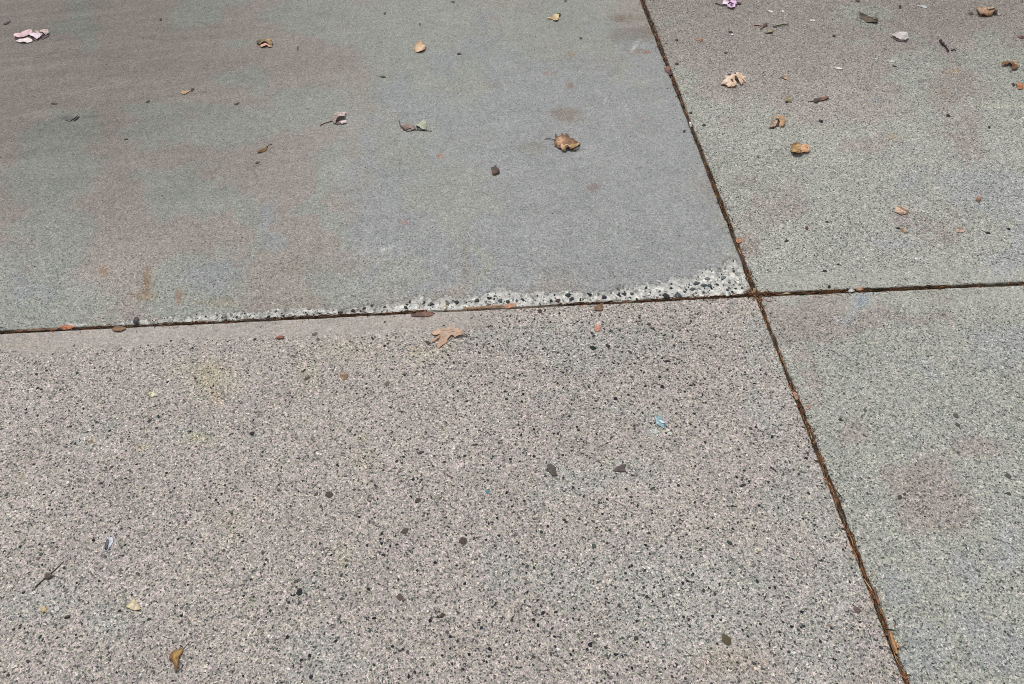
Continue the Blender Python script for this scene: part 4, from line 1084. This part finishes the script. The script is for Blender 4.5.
# dark stuck leaf stains with body
for pl, lab, c in (([(40, 480), (62, 476), (90, 498), (92, 525), (104, 550), (70, 545), (44, 515)], 'dark brown flattened scrap at the middle of the rough slab, the larger of two', (92, 80, 74)),
                (([(412, 520), (440, 495), (470, 480), (490, 476), (482, 505), (490, 525), (450, 522)]), 'dark brown pointed scrap right of the larger flattened one', (94, 80, 76))):
    o = sheet('leaf_scrap', pts_px(pl, o_, k), c, None, 0.001, 'dome', 0.0004, col2=np.array(c) * 0.85)
    tag(o, lab, 'leaf scrap')

# leaves in the joints
def one(name, label, cat, outline, c, lift=0.004, mode='dome', wr=0.001, c2=None, mat=None, base=0.0008, group=None, edge=None, axis=None):
    def tame(q):
        q = np.array(q, float); return q.mean() + (q - q.mean()) * 0.80
    if c2 is None: c2 = np.array(c) * 0.74
    o = sheet(name, outline, tame(c), None, lift, mode, wr, mat, tame(c2), base=base, edge=edge, axis=axis, jag=0.22 if name == 'leaf_scrap' else 0.1)
    group = group or {'leaf_scrap': 'leaf scraps scattered on the slabs and joints', 'seed': 'seeds and crumbs scattered on the slabs',
                      'petal': 'small white petals on the slabs', 'twig': 'small dark twig slivers on the slabs'}.get(name)
    return tag(o, label, cat, group)
one('leaf_scrap', 'bright orange leaf end stuck in the cross joint at the far left', 'leaf scrap', [(60, 328.5), (63, 325.5), (70, 325), (77, 327), (71, 329.5), (64, 330)], (226, 128, 72), 0.003, 'ridge', 0.001, (196, 100, 56))
one('leaf_scrap', 'rusty brown leaf sliver lying along the cross joint at the left edge', 'leaf scrap', [(14, 330.5), (34, 329), (58, 327.5), (60, 329.5), (36, 331), (16, 331.6)], (142, 84, 48), 0.001, 'flat', 0.001, (100, 62, 40), base=0.0005)
one('leaf_scrap', 'dark brown leaf half buried under the cross joint left of the grey chip', 'leaf scrap', [(111, 328.5), (118, 326.5), (126, 327.5), (125, 330.5), (119, 332), (114, 331)], (118, 84, 54), 0.003, 'dome', 0.001, (160, 110, 66))
one('bark_chip', 'dark grey upright chip standing beside the cross joint on the left', 'chip', [(133.5, 324), (135, 318.5), (138, 317), (139.5, 319), (137, 324.5)], (74, 72, 74), 0.006, 'dome', 0.001)
one('leaf_scrap', 'flat red brown leaf pressed in the cross joint above the pale oak leaf', 'leaf scrap', [(411.5, 314.8), (418, 312.6), (433, 311.8), (435, 313.5), (431, 316.5), (420, 317), (412, 316.5)], (138, 80, 54), 0.0012, 'dome', 0.0008, (100, 58, 42))
one('leaf_scrap', 'long brown leaf sliver along the middle of the cross joint', 'leaf scrap', [(463, 308), (480, 306.6), (505, 304.6), (506, 306.5), (482, 309), (464, 310)], (134, 96, 68), 0.002, 'ridge', 0.001, (168, 120, 80), axis=((463, 309), (506, 305)))
one('leaf_scrap', 'orange leaf fragment in the cross joint just right of centre', 'leaf scrap', [(503, 308), (508, 304.5), (517, 303.5), (515, 306.5), (508, 309.5)], (218, 142, 100), 0.003, 'dome', 0.001, (186, 106, 70))
one('leaf_scrap', 'curled orange brown leaf bit just under the cross joint', 'leaf scrap', [(594, 308.5), (598, 305.5), (602, 304.8), (603, 309), (600, 311.2), (595, 311)], (146, 96, 56), 0.005, 'cup', 0.002, (108, 68, 42))
one('leaf_scrap', 'small salmon orange scrap on the rough slab below the cross joint', 'leaf scrap', [(594.5, 328), (597, 324.5), (600, 326), (600.5, 331), (597, 332.5), (595, 331)], (226, 142, 112), 0.003, 'dome', 0.001, (206, 110, 80))
one('leaf_scrap', 'red brown sliver on the rough slab, left of the pale oak leaf', 'leaf scrap', [(275, 338), (279, 336), (284.5, 336.5), (284, 338.8), (277, 339.5)], (172, 96, 70), 0.003, 'dome', 0.0006, (140, 70, 50))
one('cork_bit', 'short cream stick standing across the cross joint left of centre', 'stick', [(443.2, 303.5), (446.2, 303.2), (446.6, 309.5), (443.6, 310)], (218, 208, 176), 0.004, 'roll', 0.0003, (200, 180, 140), axis=((445, 303), (445, 310)))
one('seed', 'white seed lying in the cross joint right of the crossing', 'seed', [(847.5, 291.5), (849.5, 290), (853.5, 290), (855, 291.5), (853, 293), (849, 293)], (236, 232, 222), 0.005, 'dome', 0.0003)
one('seed', 'white crumb on the broken pale edge close to the crossing', 'seed', [(724.5, 293.6), (726, 291.8), (729, 292.4), (729.5, 296.5), (726, 297)], (232, 234, 228), 0.005, 'dome', 0.0003)
one('leaf_scrap', 'orange leaf scrap above the cross joint, right of the white seed', 'leaf scrap', [(856, 290.5), (858, 287.8), (862, 288.5), (864, 290.5), (860, 291.5)], (206, 142, 100), 0.004, 'dome', 0.001)
one('leaf_scrap', 'pale tan leaf scrap standing at the corner where the joints cross', 'leaf scrap', [(752, 293), (753, 289.5), (755.3, 288), (755.5, 293.5)], (206, 176, 116), 0.005, 'dome', 0.001)
one('leaf_scrap', 'tan sliver in the cross joint immediately right of the crossing', 'leaf scrap', [(781, 294.4), (786, 293.2), (792, 293.5), (788, 294.8)], (214, 176, 120), 0.002, 'dome', 0.0004)
one('leaf_scrap', 'orange scrap in the long joint above the broken pale corner', 'leaf scrap', [(735.5, 241), (737, 238.5), (741.5, 238), (742, 242.5), (738, 244)], (212, 138, 90), 0.004, 'dome', 0.001, (180, 106, 66))
one('leaf_scrap', 'red brown scrap in the long joint near the top', 'leaf scrap', [(664, 68.5), (668, 66), (671, 69), (669, 73.5), (665.5, 72)], (132, 74, 56), 0.004, 'dome', 0.001, (160, 100, 70))
one('leaf_scrap', 'dark red scrap in the long joint just under the red brown one', 'leaf scrap', [(668, 72.8), (671, 71), (672.3, 74.8), (669.2, 76)], (98, 40, 36), 0.003, 'dome', 0.001)
one('seed', 'white seed wedged in the long joint upstream of the crossing', 'seed', [(689, 122.5), (690.8, 121.8), (692, 126.5), (690, 128)], (228, 226, 216), 0.003, 'dome', 0.0003)
one('leaf_scrap', 'pink tan leaf tip in the near part of the long joint', 'leaf scrap', [(792, 393), (794, 391.5), (797, 395), (798, 400), (795, 400)], (206, 154, 122), 0.003, 'dome', 0.0008, (176, 118, 88))
one('leaf_scrap', 'pale orange scrap right of the near part of the long joint', 'leaf scrap', [(805, 406.5), (809, 404.5), (811, 407.5), (807, 410)], (206, 156, 132), 0.001, 'dome', 0.0005)
one('leaf_scrap', 'long golden brown leaf strip in the long joint near the bottom edge', 'leaf scrap', [(889, 632), (891.5, 631), (896, 645), (898, 655), (895.5, 654), (891.5, 643)], (176, 120, 58), 0.003, 'ridge', 0.001, (206, 138, 80), axis=((890, 632), (897, 654)))
one('leaf_scrap', 'light orange scrap in the long joint near the bottom edge', 'leaf scrap', [(895, 644), (897.5, 643), (899, 648), (896.5, 649)], (226, 166, 106), 0.003, 'dome', 0.0006, base=0.003)
one('leaf_scrap', 'brown sliver in the long joint halfway down the rough slab', 'leaf scrap', [(873, 587), (875, 586.5), (879.5, 603), (878, 605), (875, 598)], (142, 92, 62), 0.003, 'ridge', 0.001, axis=((873, 587), (879, 604)))

# small pale and coloured scraps: label, outline centre, half size px, colour
def blob(cx, cy, rx, ry, rot=0.0, k=8, jag=0.2):
    out = []
    for i in range(k):
        t = 2 * math.pi * i / k
        r = 1 + random.uniform(-jag, jag)
        x, y = rx * r * math.cos(t), ry * r * math.sin(t)
        out.append((cx + x * math.cos(rot) - y * math.sin(rot), cy + x * math.sin(rot) + y * math.cos(rot)))
    return out
SM = [
 ('leaf_scrap', 'leaf scrap', 'small orange tan curl left of the crumpled brown leaf', 185.5, 92.5, 4, 2.6, -0.4, (206, 160, 106), 0.005),
 ('leaf_scrap', 'leaf scrap', 'tiny dark curl beside the small orange tan curl', 192.5, 89.8, 2, 1.6, -0.8, (84, 66, 58), 0.003),
 ('leaf_scrap', 'leaf scrap', 'folded grey leaf on the far left of the smooth slab', 71, 118, 6.5, 2.4, -0.45, (140, 132, 124), 0.006),
 ('twig', 'twig', 'dark sliver along the edge of the folded grey leaf', 76.5, 119.3, 5, 1.0, -0.6, (50, 44, 42), 0.004),
 ('twig', 'twig', 'dark sliver in the top left corner above the pink blossom', 7, 23.2, 4.6, 1.2, -0.35, (64, 56, 54), 0.003),
 ('twig', 'twig', 'dark speck near the top, between the blossom and the brown leaf', 161, 19.5, 1.2, 1.8, 0.3, (56, 48, 44), 0.003),
 ('twig', 'twig', 'small dark sliver above the folded grey leaf', 54.5, 104, 3.6, 0.9, 0.0, (70, 60, 54), 0.002),
 ('twig', 'twig', 'small dark sliver left of the orange tan curl', 148.5, 101.5, 2.6, 1.1, -0.4, (66, 58, 52), 0.002),
 ('twig', 'twig', 'small dark sliver right of the orange tan curl', 237, 104, 2.6, 1.1, -0.5, (66, 58, 52), 0.002),
 ('twig', 'twig', 'faint dark crumb below the left end of the smooth slab top', 126.5, 139.5, 2.4, 0.8, -0.1, (82, 72, 66), 0.002),
 ('leaf_scrap', 'leaf scrap', 'brown crumb below the narrow golden leaf', 257.5, 162.5, 2.4, 1.5, -0.4, (110, 78, 58), 0.003),
 ('twig', 'twig', 'thin upright dark sliver right of the crumpled brown leaf', 297.8, 49, 0.8, 3.0, 0.1, (96, 84, 78), 0.002),
 ('twig', 'twig', 'reddish brown sliver above the pale pinkish leaf', 383, 77, 4, 0.9, 0.1, (100, 66, 56), 0.003),
 ('twig', 'twig', 'dark crumb between the cream leaf and the brown stain', 459, 54, 3.4, 1.1, 0.15, (88, 60, 56), 0.003),
 ('twig', 'twig', 'dark red crumb at the top left of the cream leaf', 385, 13.5, 1.2, 1.6, 0.2, (92, 66, 60), 0.002),
 ('twig', 'twig', 'reddish speck just above the cream leaf', 420, 24.5, 1.0, 1.4, 0.0, (120, 80, 74), 0.002),
 ('twig', 'twig', 'brown crumb on the top edge left of centre', 453, 2, 2.2, 0.9, 0.1, (104, 70, 60), 0.002),
 ('leaf_scrap', 'leaf scrap', 'dark red speck on the top edge above the cream and yellow scrap', 565.5, 0.8, 1.4, 1.3, 0.1, (120, 50, 54), 0.002),
 ('twig', 'twig', 'tiny grey crumb between the yellow scrap and the long joint', 581, 38.5, 2, 1.3, 0.4, (86, 82, 78), 0.002),
 ('leaf_scrap', 'leaf scrap', 'orange and brown bit on the right slab near the top of the long joint', 699.5, 40, 3.4, 2.6, 0.1, (190, 132, 94), 0.003),
 ('seed', 'seed', 'dark flat seed nearest the long joint at the top', 676.5, 40, 2.0, 1.0, 0.1, (78, 72, 68), 0.002),
 ('seed', 'seed', 'black seed beside the long joint, above the two lower ones', 676.8, 64, 2.3, 1.5, 0.2, (44, 44, 42), 0.003),
 ('seed', 'seed', 'small dark seed between the long joint and the tan lobed leaf', 725.8, 53, 2.0, 1.0, 0.1, (84, 76, 66), 0.002),
 ('seed', 'seed', 'dark seed right beside the long joint level with the brown stain', 690.8, 113, 1.8, 1.4, 0.1, (56, 54, 50), 0.003),
 ('seed', 'seed', 'dark pointed seed level with the white seed in the long joint', 703.8, 125.3, 2.0, 1.4, -0.3, (54, 52, 50), 0.003),
 ('seed', 'seed', 'black and white crumb left of the long joint', 684, 131.3, 1.6, 1.4, -0.3, (70, 70, 70), 0.003),
 ('seed', 'seed', 'black bud beside a white speck near the top', 730.5, 32.3, 2.6, 1.3, 0.2, (52, 46, 44), 0.003),
 ('petal', 'petal', 'white speck touching the black bud near the top', 732, 34.8, 1.4, 1.1, 0.0, (236, 234, 230), 0.003),
 ('petal', 'petal', 'thin white petal left of the shorter white one at the top', 770.5, 11.2, 3.2, 1.0, 0.45, (232, 228, 220), 0.002),
 ('petal', 'petal', 'short white petal above the green sprig', 782.8, 11.5, 1.1, 1.9, 0.2, (232, 228, 218), 0.002),
 ('petal', 'petal', 'white petal between the green sprig and the olive leaf', 813, 20.8, 2.6, 1.0, 0.15, (230, 226, 218), 0.002),
 ('petal', 'petal', 'curved white petal above the brown twig scrap', 838.5, 68.3, 3.6, 0.9, 0.15, (226, 222, 212), 0.002),
 ('petal', 'petal', 'white petal below the grey white leaf', 891.5, 61.5, 3.6, 0.9, 0.05, (226, 222, 214), 0.002),
 ('petal', 'petal', 'long pale petal at the top edge right of the olive leaf', 923, 7, 5.2, 1.2, 0.2, (196, 202, 200), 0.002),
 ('petal', 'petal', 'faint white petal left of the one below the grey leaf', 875.5, 59.3, 1.8, 0.7, 0.05, (214, 210, 204), 0.002),
 ('twig', 'twig', 'dark sliver just under the white petal below the grey leaf', 894, 66.3, 2.6, 0.8, 0.1, (96, 84, 78), 0.002),
 ('twig', 'twig', 'dark stub at the top edge above the grey white leaf', 899.8, 7.2, 1.5, 2.2, 0.4, (60, 54, 50), 0.003),
 ('twig', 'twig', 'dark stub at the top edge above the olive leaf', 857.8, 1.5, 2.8, 1.2, 0.0, (72, 62, 50), 0.003),
 ('seed', 'seed', 'black seed below the olive leaf', 833.8, 36, 2.0, 1.2, 0.1, (50, 44, 44), 0.003),
 ('leaf_scrap', 'leaf scrap', 'small tan and cream leaf right of the lobed leaf with dark gaps', 785, 78, 5.4, 2.2, 0.35, (206, 160, 120), 0.004),
 ('leaf_scrap', 'leaf scrap', 'yellow green leaf bit above the dark tipped tan leaf', 788.6, 99.8, 3.2, 3.2, 0.0, (180, 158, 104), 0.004),
 ('seed', 'seed', 'dark crumb at the lower left of the yellow green bit', 786.2, 102.2, 1.4, 1.2, 0.0, (90, 72, 50), 0.006),
 ('seed', 'seed', 'black bud below the brown twig scrap', 821, 121.3, 2.6, 1.8, 0.2, (52, 50, 50), 0.004),
 ('seed', 'seed', 'small olive bud on the right slab under the curled brown leaf', 947.8, 115.6, 2.2, 1.9, 0.2, (78, 66, 52), 0.003),
 ('seed', 'seed', 'black dot right of the olive bud', 989, 127.5, 1.4, 1.4, 0.0, (44, 46, 44), 0.002),
 ('leaf_scrap', 'leaf scrap', 'pinkish cream oval leaf on the right slab', 900.5, 211, 6.8, 4.2, 0.1, (228, 180, 146), 0.006),
 ('leaf_scrap', 'leaf scrap', 'small orange bit above and right of the pinkish cream leaf', 978.3, 199.5, 2.6, 3.4, 0.2, (190, 132, 88), 0.004),
 ('leaf_scrap', 'leaf scrap', 'yellow tan bit below the pinkish cream leaf', 903.5, 231.3, 3.8, 2.8, 0.3, (204, 164, 110), 0.003),
 ('twig', 'twig', 'dark sliver touching the yellow tan bit', 898, 228.5, 2.4, 0.9, 0.2, (70, 56, 50), 0.003),
 ('leaf_scrap', 'leaf scrap', 'pale pink oval bit right of the yellow tan one', 960, 230.3, 6.2, 3.0, 0.15, (216, 172, 146), 0.004),
 ('seed', 'seed', 'black elongated seed right of the pale pink bit', 987.5, 233, 3.0, 1.1, 0.15, (46, 44, 42), 0.003),
 ('seed', 'seed', 'black seed close to the right edge beside its longer neighbour', 1008.5, 229, 2.4, 1.2, 0.2, (54, 50, 48), 0.003),
 ('leaf_scrap', 'leaf scrap', 'small dark red bit left of the pinkish cream leaf', 807, 228, 1.4, 2.0, 0.0, (126, 62, 54), 0.002),
 ('seed', 'seed', 'small black sliver left of the dark red bit', 786.5, 241, 2.2, 0.8, 0.0, (50, 48, 46), 0.002),
 ('seed', 'seed', 'small black sliver above the dark red bit', 827, 222, 1.8, 0.9, 0.2, (52, 50, 48), 0.002),
 ('seed', 'seed', 'small black sliver halfway between the dark red bit and the cross joint', 824.5, 271.3, 2.6, 0.8, 0.0, (46, 46, 44), 0.002),
 ('seed', 'seed', 'black bud sitting on the cross joint left of the white seed', 829, 287, 1.8, 1.7, -0.6, (36, 38, 40), 0.004),
 ('seed', 'seed', 'small black crumb above the middle of the right cross joint', 838, 264.6, 1.6, 1.0, 0.1, (54, 52, 50), 0.002),
 ('leaf_scrap', 'leaf scrap', 'red sliver cut by the right edge near the top', 1021, 37.3, 4.0, 1.2, 0.1, (136, 78, 74), 0.003),
 ('leaf_scrap', 'leaf scrap', 'orange bit in the middle left of the rough slab', 343.8, 376, 3.6, 3.6, 0.3, (200, 150, 90), 0.002),
 ('leaf_scrap', 'leaf scrap', 'bright cream yellow bit on the left of the rough slab', 151.8, 394.8, 5.4, 2.4, 0.1, (226, 216, 176), 0.002),
 ('leaf_scrap', 'leaf scrap', 'yellow dot on the lower left of the rough slab', 44.3, 609.6, 2.8, 3.2, 0.0, (222, 184, 116), 0.002),
 ('petal', 'petal', 'white crumb right of the yellow dot', 57, 609, 2.6, 2.8, 0.3, (216, 220, 216), 0.002),
 ('leaf_scrap', 'leaf scrap', 'cream bit at the lower left, right of the golden torn leaf', 256, 633, 2.4, 2.8, 0.0, (226, 212, 184), 0.002),
 ('twig', 'twig', 'dark lump below the white crumb in the lower left', 67.5, 617, 3.6, 1.6, -0.3, (84, 74, 70), 0.003),
 ('leaf_scrap', 'leaf scrap', 'cream bit on the right of the rough slab below the middle', 757, 550.5, 3.0, 2.6, 0.2, (226, 214, 176), 0.002),
 ('twig', 'twig', 'dark sliver on the rough slab right of the middle', 743, 485, 4.0, 1.2, -0.3, (92, 80, 72), 0.002),
 ('twig', 'twig', 'dark blue black sliver near the upper middle of the rough slab', 667, 361.5, 4.0, 1.0, 0.0, (44, 44, 66), 0.002),
 ('twig', 'twig', 'brown sliver left of the dark bits in the middle of the rough slab', 475, 444.7, 4.6, 1.0, -0.15, (92, 84, 80), 0.002),
 ('twig', 'twig', 'brown sliver on the rough slab left of the middle', 421, 452.5, 4.4, 1.4, -0.3, (104, 92, 82), 0.002),
]
for nm, cat, lab, cx, cy, rx, ry, rot, c, lift in SM:
    m = M_PETAL if nm == 'petal' else None
    if max(c) < 110: rx *= 0.9; ry *= 0.85; c = tuple(0.72 * q for q in c)
    one(nm, lab, cat, blob(cx, cy, rx, ry, rot, 9, 0.34 if nm != 'seed' else 0.14), c, lift * (0.55 if nm != 'seed' else 0.7), 'dome' if nm != 'petal' else 'cup', 0.0008, np.array(c) * (0.86 if nm == 'petal' else 0.66), m)
bpy.context.view_layer.update()
